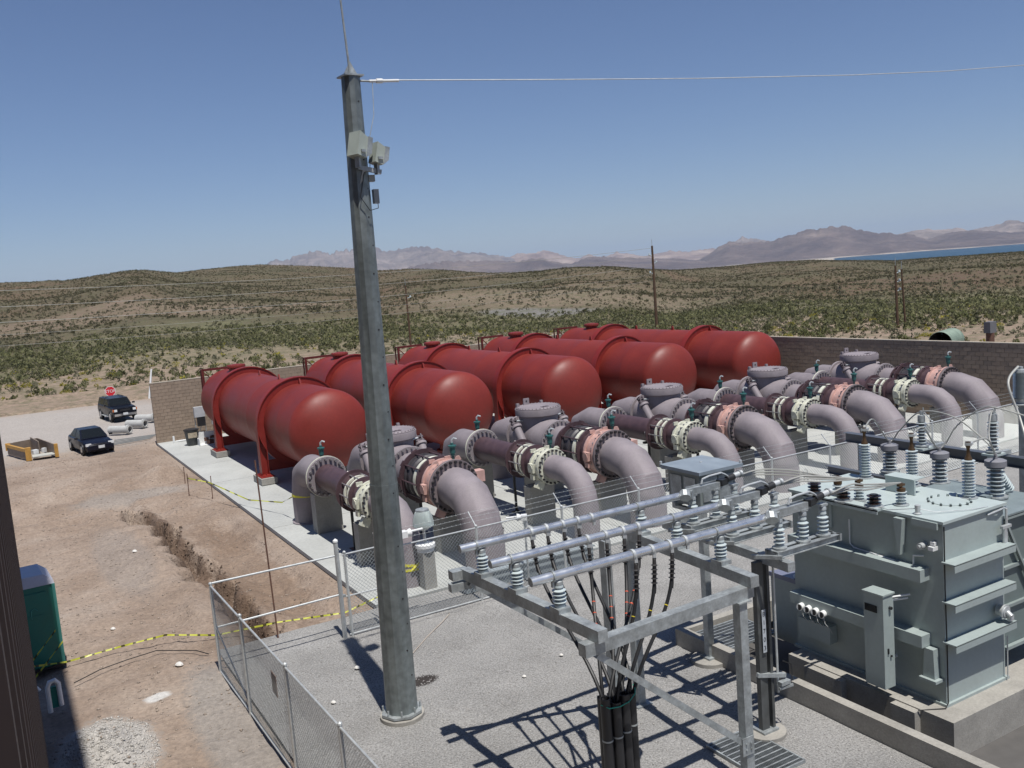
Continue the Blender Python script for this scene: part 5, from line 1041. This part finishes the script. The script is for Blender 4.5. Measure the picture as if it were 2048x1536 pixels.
# ---- caution tape, stakes, rod
def tape(lab, pts, w=.07, cat='caution tape', m=None):
    P = [Vector(p) for p in pts]; mb = MB(); n = 10*(len(P)-1); vs = []
    for i in range(n+1):
        s = i/n*(len(P)-1); k = min(int(s), len(P)-2); q = P[k].lerp(P[k+1], s-k); tw = .9+.5*math.sin(i*.7)
        vs.append((q, tw))
    for i in range(n):
        (a, ta), (b_, tb) = vs[i], vs[i+1]; d = (b_-a).normalized(); sd_ = Vector((-d.y, d.x, 0)); u = Vector((0, 0, 1))
        wa = (sd_*math.cos(ta)+u*math.sin(ta))*w/2; wb = (sd_*math.cos(tb)+u*math.sin(tb))*w/2; e = Vector((0, 0, .002))
        mb.add([a-wa, a+wa, b_+wb, b_-wb], [(0, 1, 2, 3)])
    return tag(part('caution_tape', mb, m or YELT, None, 0), lab, cat)
YELT = bpy.data.materials.new('printed_tape'); YELT.use_nodes = True; _n = YELT.node_tree.nodes; _l = YELT.node_tree.links
_w = _n.new('ShaderNodeTexWave'); _w.inputs['Scale'].default_value = 1.3; _w.inputs['Distortion'].default_value = 4; _w.inputs['Detail'].default_value = 3; _r = _n.new('ShaderNodeValToRGB'); _r.color_ramp.elements[0].color = (.06, .055, .01, 1); _r.color_ramp.elements[1].color = (.44, .45, .05, 1); _r.color_ramp.elements[0].position = .18; _r.color_ramp.elements[1].position = .26
_t = _n.new('ShaderNodeTexCoord'); _l.new(_t.outputs['Object'], _w.inputs[0]); _l.new(_w.outputs[0], _r.inputs[0]); _l.new(_r.outputs[0], _n['Principled BSDF'].inputs['Base Color']); _n['Principled BSDF'].inputs['Roughness'].default_value = .4
tape('long yellow caution tape stretched from the green toilet to the slab corner', [(-.05, 23.7, .25), (.66, 23.94, .08), (1.9, 23.96, .12), (2.9, 23.7, .22), (4.0, 23.05, .12), (5.4, 22.5, .25), (7.1, 22.3, .12), (8.1, 22.35, .3)], .045)
tape('yellow caution tape sagging along the slab edge near the leftmost tank', [(6.75, 41.4, .75), (7.35, 39.7, .72), (8.2, 36.6, .35), (8.9, 34.2, .55), (9.0, 32.9, 1.0)], .05)
tape('short yellow caution tape tied across the front of the green toilet', [(-.15, 23.5, .35), (.5, 23.5, 1.05)], .05); tape('lower yellow caution tape strip tied across the green toilet door', [(-.05, 23.48, .05), (.62, 23.49, .75)], .05)
for k, (x, y, h) in enumerate(((7.17, 44.65, .7), (6.75, 41.4, .95), (7.5, 40.2, .9))):
    tag(part('rebar_stake', MB().cyl((x, y, -.15), (x+.02, y, h), .018, n=6), RUSTW, None), ['far rebar stake by the spoil ridge', 'rebar stake holding the start of the sagging caution tape', 'rebar stake at the dirt edge left of the leftmost tank leg'][k], 'stake', 'rebar stakes')
tag(part('rusty_rod', MB().cyl((5.29, 22.12, -.3), (5.22, 22.16, 4.5), .020, n=7), RUSTW, None), 'very tall thin rusty rod standing at the near end of the trench', 'rod')
tag(part('ground_hose', MB().tube([(.7, 22.6, .02), (1.3, 23.0, .03), (1.9, 23.1, .06), (2.6, 23.3, .03), (3.4, 22.6, .04), (3.62, 22.2, .02)], .012, 5), BLACK, None), 'thin dark hose lying on the dirt below the caution tape', 'hose')
for k, (x, y, s) in enumerate(((6.2, 19.0, .07), (8.9, 16.2, .05), (5.2, 17.7, .06), (10.1, 16.6, .05), (2.9, 22.0, .10), (1.9, 26.0, .07), (3.4, 33.0, .09))):
    o = part('pale_rock', MB().lathe((0, 0, -s*.3), (.2, .1, 1), [(0, s*.5), (s*.3, s), (s*.7, s*.8), (s, s*.3)], 7), mat('pale_rock', (.62, .60, .56), .8, var=.2, vs=9), None, 0); o.location = (x, y, .03 if x > 3.9 else float(dirt_z(np.array([x]), np.array([y]))[0])+s*.3)
    tag(o, ['pale rock on the gravel left of the steel pole foot', 'pale rock on the gravel right of the steel pole', 'pale rock on the gravel near the side fence', 'small pale rock on the gravel by the bus frame shadow', 'white rock on the dirt below the caution tape', 'pale rock on the dirt above the caution tape', 'pale rock on the dirt left of the trench'][k], 'rock')
# ---- portable toilet
pt = thing('portable_toilet', 'green portable toilet with pale roof standing beside the brown building', 'portable toilet', (.02, 24.5, 0), R(4))
part('cabin', MB().box((0, 0, 1.05), (1.08, 1.08, 2.0)), GREENP, pt, 0); part('door', MB().box((-.03, -.555, 1.0), (.78, .03, 1.8)).box((-.03, -.575, 1.35), (.6, .02, .04)), GREENP, pt, 0)
part('roof', MB().prism([(-.57, -.57, 2.05), (.57, -.57, 2.05), (.55, -.55, 2.15), (.36, -.5, 2.30), (-.36, -.5, 2.30), (-.55, -.55, 2.15)], (0, 1.14, 0)), mat('translucent_roof', (.48, .48, .54), .5), pt, 0)
part('corner_post', MB().box((.54, -.54, 1.05), (.07, .07, 2.0)).box((-.54, -.54, 1.05), (.07, .07, 2.0)), mat('teal_trim', (.05, .22, .19), .4), pt, 0, split=True); part('skid', MB().box((0, 0, .03), (1.15, 1.15, .06)), DARKM, pt, 0); part('side_vent', MB().box((.56, -.2, .6), (.06, .2, .5)), mat('purple_shade', (.08, .03, .06), .5), pt, 0)
part('door_lettering', MB().tube([(.0, -.575, 1.30), (.0, -.575, 1.5), (.08, -.575, 1.54), (.14, -.575, 1.48)], .012, 5), mat('faint_letter', (.05, .26, .22), .5), pt)
# ---- building wall at the left edge
bd = thing('metal_building', 'brown metal building whose shaded wall fills the left edge', 'building', (-.06, 0, 0))
part('wall', MB().box((-4, 8.0, 9.6), (8, 24.0, 19.2)), SIDING, bd, 0)
for k in range(70): part('siding_rib', MB().box((.012, -3.9+k*.34, 9.6), (.035, .06, 19.1)), SIDING, bd, 0) if 1 < -3.9+k*.34 < 19.9 else None
part('corner_trim', MB().box((-.02, 19.99, 9.6), (.1, .1, 19.15)), mat('dark_trim', (.05, .03, .03), .6), bd, 0)
part('roof_edge', MB().box((-4, 8.0, 19.25), (8.3, 24.2, .15)), SIDING, bd, 0)
rb = thing('riser_pipes', 'pair of pale bent riser pipes standing at the foot of the building', 'pipes', (.20, 21.3, 0))
part('riser', MB().tube([(-.05, 0, 0), (-.05, 0, .55), (0, 0, .66), (.10, 0, .68), (.16, 0, .60), (.17, 0, .1)], .05, 10), WHITE, rb); part('riser', MB().tube([(-.3, .1, 0), (-.3, .1, .5), (-.25, .1, .6), (-.2, .1, .5)], .04, 10), WHITE, rb); part('meter_box', MB().box((.06, .06, .3), (.2, .1, .45)), GREENP, rb, 0)
# ---- wall-side clutter
ep = thing('electrical_panel', 'grey electrical panel on a frame in front of the tan wall', 'electrical panel', (10.5, 57.3, .04)); part('panel_box', MB().box((0, 0, 1.65), (.62, .3, .62)), mat('panel_grey', (.42, .43, .45), .5), ep, 0); part('lower_box', MB().box((.06, 0, 1.05), (.45, .26, .55)), DARKM, ep, 0); part('frame', MB().bar((-.28, .05, 0), (-.28, .05, 1.4), .05).bar((.3, .05, 0), (.3, .05, 1.4), .05).bar((-.28, 0, .0), (.1, 0, .9), .04), GALV, ep, 0)
ep = thing('electrical_panel', 'narrow pale electrical box right of the grey panel behind the leftmost tank', 'electrical panel', (11.3, 57.2, .04)); part('panel_box', MB().box((0, 0, 1.2), (.3, .25, .8)), mat('panel_grey', (.42, .43, .45), .5), ep, 0); part('frame', MB().bar((0, .05, 0), (0, .05, 1.4), .07), DARKM, ep, 0)
tc = thing('trash_can', 'dark grey lidded trash can on the slab near the tan wall', 'trash can', (9.55, 55.2, .05)); part('bin_body', MB().lathe((0, 0, 0), (0, 0, 1), [(0, .30), (.02, .31), (.85, .40), (.88, .41)], 20), mat('bin_grey', (.055, .06, .06), .5), tc); part('lid', MB().lathe((0, 0, .88), (0, 0, 1), [(0, .44), (.06, .44), (.10, .3)], 20), DARKM, tc); part('bin_label', MB().box((-.02, -.385, .62), (.5, .03, .3)), mat('worn_label', (.35, .30, .22), .7, var=.4, vs=9), tc, 0)
jk = thing('paint_shelter', 'white box shelter with rusty scrap inside behind the leftmost tank leg', 'shelter', (10.35, 54.6, .05)); part('back_sheet', MB().box((0, .5, .35), (1.1, .04, .7)).box((-.55, .1, .2), (.04, .8, .4)).box((0, .1, .012), (1.1, .8, .02)), WHITE, jk, 0); part('scrap', MB().box((.1, 0, .15), (.3, .25, .25), rz=.5).box((-.1, .1, .3), (.16, .2, .2), rz=.9).box((.3, .1, .4), (.4, .1, .15), rz=.3), RUSTW, jk, 0)
tag(part('white_hose', MB().tube([(9.0, 57.4, .08), (9.3, 57.3, .10), (10.1, 57.2, .10), (10.6, 57.0, .1)], .05, 8).cyl((8.85, 57.2, .05), (8.85, 57.2, .45), .06, n=8), WHITE, None), 'white pipe with a riser lying along the foot of the tan wall', 'pipe')
lm = MB()
for k in range(4): lm.bar((5.6+.15*k, 60.2+.5*k, .05+.02*k), (8.0+.2*k, 60.6+.45*k, .06), .12, .05)
tag(part('lumber', lm, mat('grey_lumber', (.22, .23, .23), .8), None, 0), 'few grey planks lying on the dirt by the wall end', 'planks')
# ---- concrete culvert pipes on the lot
for i, (x, y, a, lab) in enumerate(((6.7, 65.6, -.05, 'nearest precast concrete pipe lying beside the tan wall end'), (8.05, 67.6, -.15, 'middle precast concrete pipe behind the first one'), (9.0, 70.2, -.1, 'farthest precast concrete pipe, half hidden by the tan wall'))):
    t = thing('concrete_pipe', lab, 'concrete pipe', (x+.25, y, .30), a, 'precast concrete pipes on the lot'); t.scale = (.72, .72, .72); part('pipe_barrel', MB().ring((-1.0, 0, 0), (1, -.9, 0), .27, .36, 2.2, 24).ring((.42, -1.28, 0), (1, -.9, 0), .27, .43, .22, 24), PIPEC, t); part('dark_bore', MB().cyl((.2, -1.08, 0), (.21, -1.09, 0), .268, n=20), mat('bore_shade', (.02, .018, .016), .9), t)
# ---- corrugated culvert beyond the right wall
cu = thing('corrugated_culvert', 'grey green corrugated culvert pipe lying beyond the right wall', 'culvert', (55.8, 39.3, 1.55), R(18)); pr = []
for k in range(54): pr.append((k*.05, .78+(.02 if k % 2 else 0)))
part('pipe_barrel', MB().lathe((0, 0, 0), (1, 0, 0), pr, 36, False), mat('culvert_green', (.20, .26, .21), .6, .2, var=.2), cu, 0); part('pipe_barrel', MB().lathe((0, 0, 0), (1, 0, 0), [(0, .75), (2.6, .75), (2.6, .01)], 36, False), mat('bore_shade', (.02, .018, .016), .9), cu, 30)
tag(part('spoil_bank', MB().lathe((57.0, 39.0, -1.2), (0, 0, 1), [(0, 7), (1.2, 5), (1.75, 3.2), (1.8, .2)], 24), DESERT, None, 60), 'low earth bank under the corrugated culvert', 'earth bank')
vb = thing('valve_riser', 'small dark valve riser with grey head beyond the right wall', 'valve', (62.5, 40, .0)); part('riser', MB().cyl((0, 0, 0), (0, 0, 1.6), .28, n=12), RUSTW, vb); part('head', MB().box((0, 0, 2.0), (.75, .5, .8)), mat('grey_head', (.14, .14, .15), .6), vb, 0)
# ---- stop sign
ss = thing('stop_sign', 'red octagonal stop sign by the road behind the dark truck', 'traffic sign', (8.20, 82.0, -.85)); n8 = [(math.cos(R(22.5+45*k))*.44, 0, 2.3+math.sin(R(22.5+45*k))*.44) for k in range(8)]
part('sign_border', MB().prism(n8, (0, .02, 0)), WHITE, ss, 0); n8b = [(x*.92, -.004, 2.3+(z-2.3)*.92) for x, y, z in n8]; part('sign_face', MB().prism(n8b, (0, .003, 0)), mat('stop_red', (.55, .02, .03), .45), ss, 0); part('sign_post', MB().bar((0, .04, 0), (0, .04, 2.2), .06), GALV, ss, 0); textmesh('lettering', 'STOP', .34, WHITE, (0, -.008, 2.3), (R(90), 0, 0), ss, .002)
# ---- steel form box (yellow ends)
fb = thing('trench_box', 'open trench box with brown walls and yellow ends lying on the dirt', 'trench box', (1.3, 60.5, .0))
br = mat('weathered_brown_plate', (.20, .155, .12), .7, var=.25)
def wall_(a, c, z0, z1, m, nm, w=.07):
    a = Vector((a[0]-1.3, a[1]-60.5, 0)); c = Vector((c[0]-1.3, c[1]-60.5, 0)); d = (c-a); part(nm, MB().box(((a+c)/2)+Vector((0, 0, (z0+z1)/2)), (d.length, w, z1-z0), rz=math.atan2(d.y, d.x)), m, fb, 0)
A_, B_, C_, D_ = (.20, 62.6), (1.10, 59.2), (2.62, 59.0), (1.85, 63.4)
wall_(A_, B_, .05, .50, br, 'side_wall'); wall_(A_, D_, .05, .72, br, 'side_wall'); wall_(D_, C_, .05, .72, br, 'side_wall')
wall_(A_, B_, .50, .68, YELP, 'yellow_rail', .16); wall_((1.02, 59.2), (1.32, 59.2), .0, .75, YELP, 'yellow_end', .30); wall_((2.52, 59.0), (2.72, 59.0), .0, .78, YELP, 'yellow_end', .22); wall_((.08, 62.7), (.36, 62.7), .3, .72, YELP, 'yellow_end', .3)
part('divider', MB().box((.35, 1.4, .45), (.06, 2.6, .8), rz=.12), br, fb, 0)
part('deck_plate', MB().box((.72, -.95, .16), (1.3, .9, .05)), mat('pale_deck', (.42, .42, .38), .7), fb, 0); part('debris', MB().box((.25, -.2, .3), (.3, .3, .25), rz=.4).box((.75, .2, .28), (.2, .2, .25), rz=.8), WHITE, fb, 0, split=True)
# ---- utility poles and lines
def upole(x, y, h, lab, arms, r=.21, lean=.0):
    t = thing('utility_pole', lab, 'utility pole', (x, y, float(ground_z(np.array([x]), np.array([y]))[0])-.3), 0, 'wooden utility poles'); part('pole_shaft', MB().cyl((0, 0, 0), (lean, 0, h), r, r*.62, 10), WOODP, t)
    for (z, s) in arms: part('insulator_arm', MB().cyl((lean*z/h, 0, z), (s*.55+lean*z/h, 0, z+.12), .04, n=6).lathe((s*.55+lean*z/h, 0, z+.05), (0, 0, 1), [(0, .06), (.08, .13), (.3, .08)], 8), PORC, t)
    part('pole_pin', MB().cyl((lean, 0, h), (lean, 0, h+.8), .03, n=6), GALV, t); return t
upole(76.2, 94.9, 11.2, 'tall brown utility pole behind the two farthest red tanks', [(9.9, -1), (8.9, 1), (7.6, -1)])
upole(47.6, 110.1, 8.3, 'shorter brown utility pole just right of the big steel pole', [(6.6, 1)], .15)
upole(79.9, 61.0, 6.6, 'leaning brown utility pole, left one of the pair beyond the right wall', [(5.8, 1), (4.9, 1), (4.0, 1)], .16, -.1); upole(80.6, 60.6, 6.2, 'right one of the pair of utility poles beyond the right wall', [], .12, -.4)
pw = MB(); WIREM = mat('power_line_metal', (.30, .30, .28), .5, .2)
A0 = Vector((76.2, 94.9, 10.6)); k = 0
for (zl, zr, lab) in ((11.1, 10.4, 'uppermost'), (9.75, 9.4, 'second'), (8.5, 8.1, 'third'), (7.5, 7.0, 'fourth'), (6.6, 6.2, 'lowest')):
    a = Vector((-6, 84, zl-.4)); b_ = Vector((76.2, 94.9, zr)); pts = []
    for q in range(41):
        s = q/40; p = a.lerp(b_, s); p.z -= 4*s*(1-s)*.9; pts.append(p-a)
    o = part('power_line', MB().tube(pts, .017 if k < 3 else .010, 4, False), WIREM, None, 0); o.location = a; tag(o, '%s power line crossing the desert from the left edge to the tall utility pole' % lab, 'power line', 'power lines over the desert'); k += 1
wp = MB().cyl((11.75, 86.4, 0), (12.25, 86.6, 2.6), .10, .07, 8); tag(part('marker_post', wp, WHITE, None), 'leaning white marker post beside the left end of the tan wall', 'post'); tag(part('tire', MB().ring((12.4, 86.0, .3), (0, 1, .2), .2, .42, .25, 16), DARKM, None), 'dark tyre lying at the foot of the white marker post', 'tyre')
"""cars"""
def vehicle(kind, lab, loc, rz, col):
    suv = kind == 'suv'; t = thing('parked_car' if not suv else 'parked_truck', lab, 'car' if not suv else 'sport utility vehicle', loc, rz)
    L_, Wd = (4.5, 1.70) if not suv else (4.6, 1.78); body = mat('car_paint_'+kind, tuple(c*.6 for c in col), .32, var=.03, coat=.1, spec=.25)
    g0 = .22 if not suv else .34; belt = .86 if not suv else 1.12; hood = .80 if not suv else 1.08; rf = 1.32 if not suv else 1.60
    # body: stations along x (front at +x) -> (x, half width, z top)
    st = [(-L_/2, .70, belt-.12), (-L_/2+.12, .80, belt), (-L_/2+.9, Wd/2, belt+.02), (.35, Wd/2, belt), (1.2, Wd/2-.01, hood), (L_/2-.35, Wd/2-.06, hood-.07), (L_/2-.08, .74, hood-.16), (L_/2, .66, hood-.26)] if not suv else [(-L_/2, .82, belt), (-L_/2+.1, Wd/2, belt+.02), (.5, Wd/2, belt), (1.2, Wd/2-.01, hood), (L_/2-.12, Wd/2-.04, hood-.04), (L_/2, .80, hood-.12)]
    vs = []; fs = []
    for (x, w, z) in st: vs += [(x, -w*.93, g0), (x, -w, (g0+z)/2), (x, -w*.96, z-.08), (x, -w*.86, z), (x, w*.86, z), (x, w*.96, z-.08), (x, w, (g0+z)/2), (x, w*.93, g0)]
    for i in range(len(st)-1):
        for k_ in range(8): q = (k_+1) % 8; fs.append((i*8+k_, i*8+q, (i+1)*8+q, (i+1)*8+k_))
    fs += [tuple(range(8)), tuple((len(st)-1)*8+k_ for k_ in range(8))]
    part('body', MB().add(vs, fs), body, t, 30)
    cb_ = [(-1.75, -1.1, .28, .95)] if not suv else [(-2.2, -2.05, .30, .95)]
    x0, x1, x2, x3 = (-1.75, -1.05, .25, 1.05) if not suv else (-2.25, -2.12, .42, 1.02)
    wb, wt = (.76, .58) if not suv else (.82, .70); zb = belt-.02
    part('cabin', MB().add([(x0, -wb, zb), (x3, -wb, zb), (x3, wb, zb), (x0, wb, zb), (x1, -wt, rf), (x2, -wt, rf), (x2, wt, rf), (x1, wt, rf)], [(3, 2, 1, 0), (4, 5, 6, 7), (0, 1, 5, 4), (1, 2, 6, 5), (2, 3, 7, 6), (3, 0, 4, 7)]), body, t, 0)
    def pane(nm, A, B, C_, D_, o_): # quad inset a little and pushed out
        P_ = [Vector(v) for v in (A, B, C_, D_)]; c = sum(P_, Vector())/4; nn = (P_[1]-P_[0]).cross(P_[2]-P_[0]).normalized(); nn = nn if nn.dot(Vector(o_)) > 0 else -nn
        part(nm, MB().add([c+(v-c)*.88+nn*.008 for v in P_]+[c+(v-c)*.88+nn*.002 for v in P_], [(0, 1, 2, 3), (4, 5, 6, 7), (0, 1, 5, 4), (1, 2, 6, 5), (2, 3, 7, 6), (3, 0, 4, 7)]), GLASSD, t, 0)
    pane('windshield', (x3, -wb, zb), (x3, wb, zb), (x2, wt, rf), (x2, -wt, rf), (1, 0, .5)); pane('rear_window', (x0, -wb, zb), (x0, wb, zb), (x1, wt, rf), (x1, -wt, rf), (-1, 0, .2))
    for s in (-1, 1):
        xm = -.35; pane('side_window', (xm+.02, s*wb, zb), (x3, s*wb, zb), (x2, s*wt, rf), (xm+.02, s*wt, rf), (0, s, 0)); pane('side_window', (x0, s*wb, zb), (xm-.02, s*wb, zb), (xm-.02, s*wt, rf), (x1, s*wt, rf), (0, s, 0))
        part('headlight', MB().box((L_/2-.05 if suv else L_/2-.10, s*.62, hood-(.24 if suv else .20)), (.12, .30, .14 if not suv else .17), rz=-s*.15), mat('headlight_lens', (.72, .74, .74), .12, spec=.9), t, 0)
        if suv: part('turn_signal', MB().box((L_/2-.08, s*.80, hood-.24), (.14, .10, .17)), mat('amber_lens', (.55, .14, .02), .25), t, 0)
        part('side_mirror', MB().box((x3-.18, s*(Wd/2+.12), belt+.06), (.10, .18, .12)), DARKM, t, 0)
        for x in (-L_/2+.85, L_/2-.85):
            wr = .31 if not suv else .37; w = part('wheel', MB().lathe((x, s*(Wd/2-.20), wr), (0, s, 0), [(0, wr*.9), (.02, wr), (.18, wr), (.21, wr*.88)], 22), mat('tyre_rubber', (.015, .015, .015), .8), t); part('rim', MB().lathe((x, s*(Wd/2+.012), wr), (0, s, 0), [(0, wr*.62), (.012, wr*.6), (.014, wr*.2), (.02, .02)], 16), mat('alloy_rim', (.5, .5, .5), .3, .7), w)
            part('wheel_arch', MB().ring((x, s*(Wd/2-.16), wr), (0, s, 0), wr*1.02, wr*1.14, .175, 22), DARKM, t)
    part('bumper', MB().box((L_/2-.02, 0, g0+.16), (.16, Wd*.86, .16)), mat('chrome', (.6, .6, .6), .2, .9) if suv else body, t, 0); part('rear_bumper', MB().box((-L_/2+.02, 0, g0+.16), (.14, Wd*.86, .16)), DARKM, t, 0)
    part('grille', MB().box((L_/2+(.0 if suv else -.05), 0, hood-.25), (.05, .7, .13)), DARKM, t, 0); part('licence_plate', MB().box((L_/2+.07, .05 if not suv else 0, g0+.22), (.012, .34, .16)), mat('plate_white', (.6, .62, .62), .5), t, 0)
    part('underbody', MB().box((0, 0, g0), (L_*.86, Wd*.8, .12)), DARKM, t, 0)
    if suv:
        for s in (-1, 1): part('roof_rack', MB().bar((-1.7, s*.55, rf+.06), (0, s*.55, rf+.06), .04), DARKM, t, 0)
        part('running_board', MB().box((0, -Wd/2, .36), (1.9, .12, .05)), GALVL, t, 0)
vehicle('sedan', 'dark blue sedan parked on the dirt facing the camera', (4.55, 59.9, -.02), R(-82), (.010, .012, .026))
vehicle('suv', 'black sport utility vehicle with amber front lights parked behind the sedan', (7.75, 74.3, .0), R(-83), (.008, .010, .018))
"""haze"""
hm = bpy.data.materials.new('air'); hm.use_nodes = True; hn = hm.node_tree.nodes; hn.clear(); ho = hn.new('ShaderNodeOutputMaterial'); hv_ = hn.new('ShaderNodeVolumePrincipled'); hv_.inputs['Density'].default_value = HAZE; hv_.inputs['Color'].default_value = (.62, .78, 1.0, 1); hv_.inputs['Anisotropy'].default_value = .0
hm.node_tree.links.new(hv_.outputs[0], ho.inputs['Volume'])
hb = part('haze', MB().box((0, 0, 525), (100000, 100000, 1450)), hm, None, 0); hb['kind'] = 'stuff'
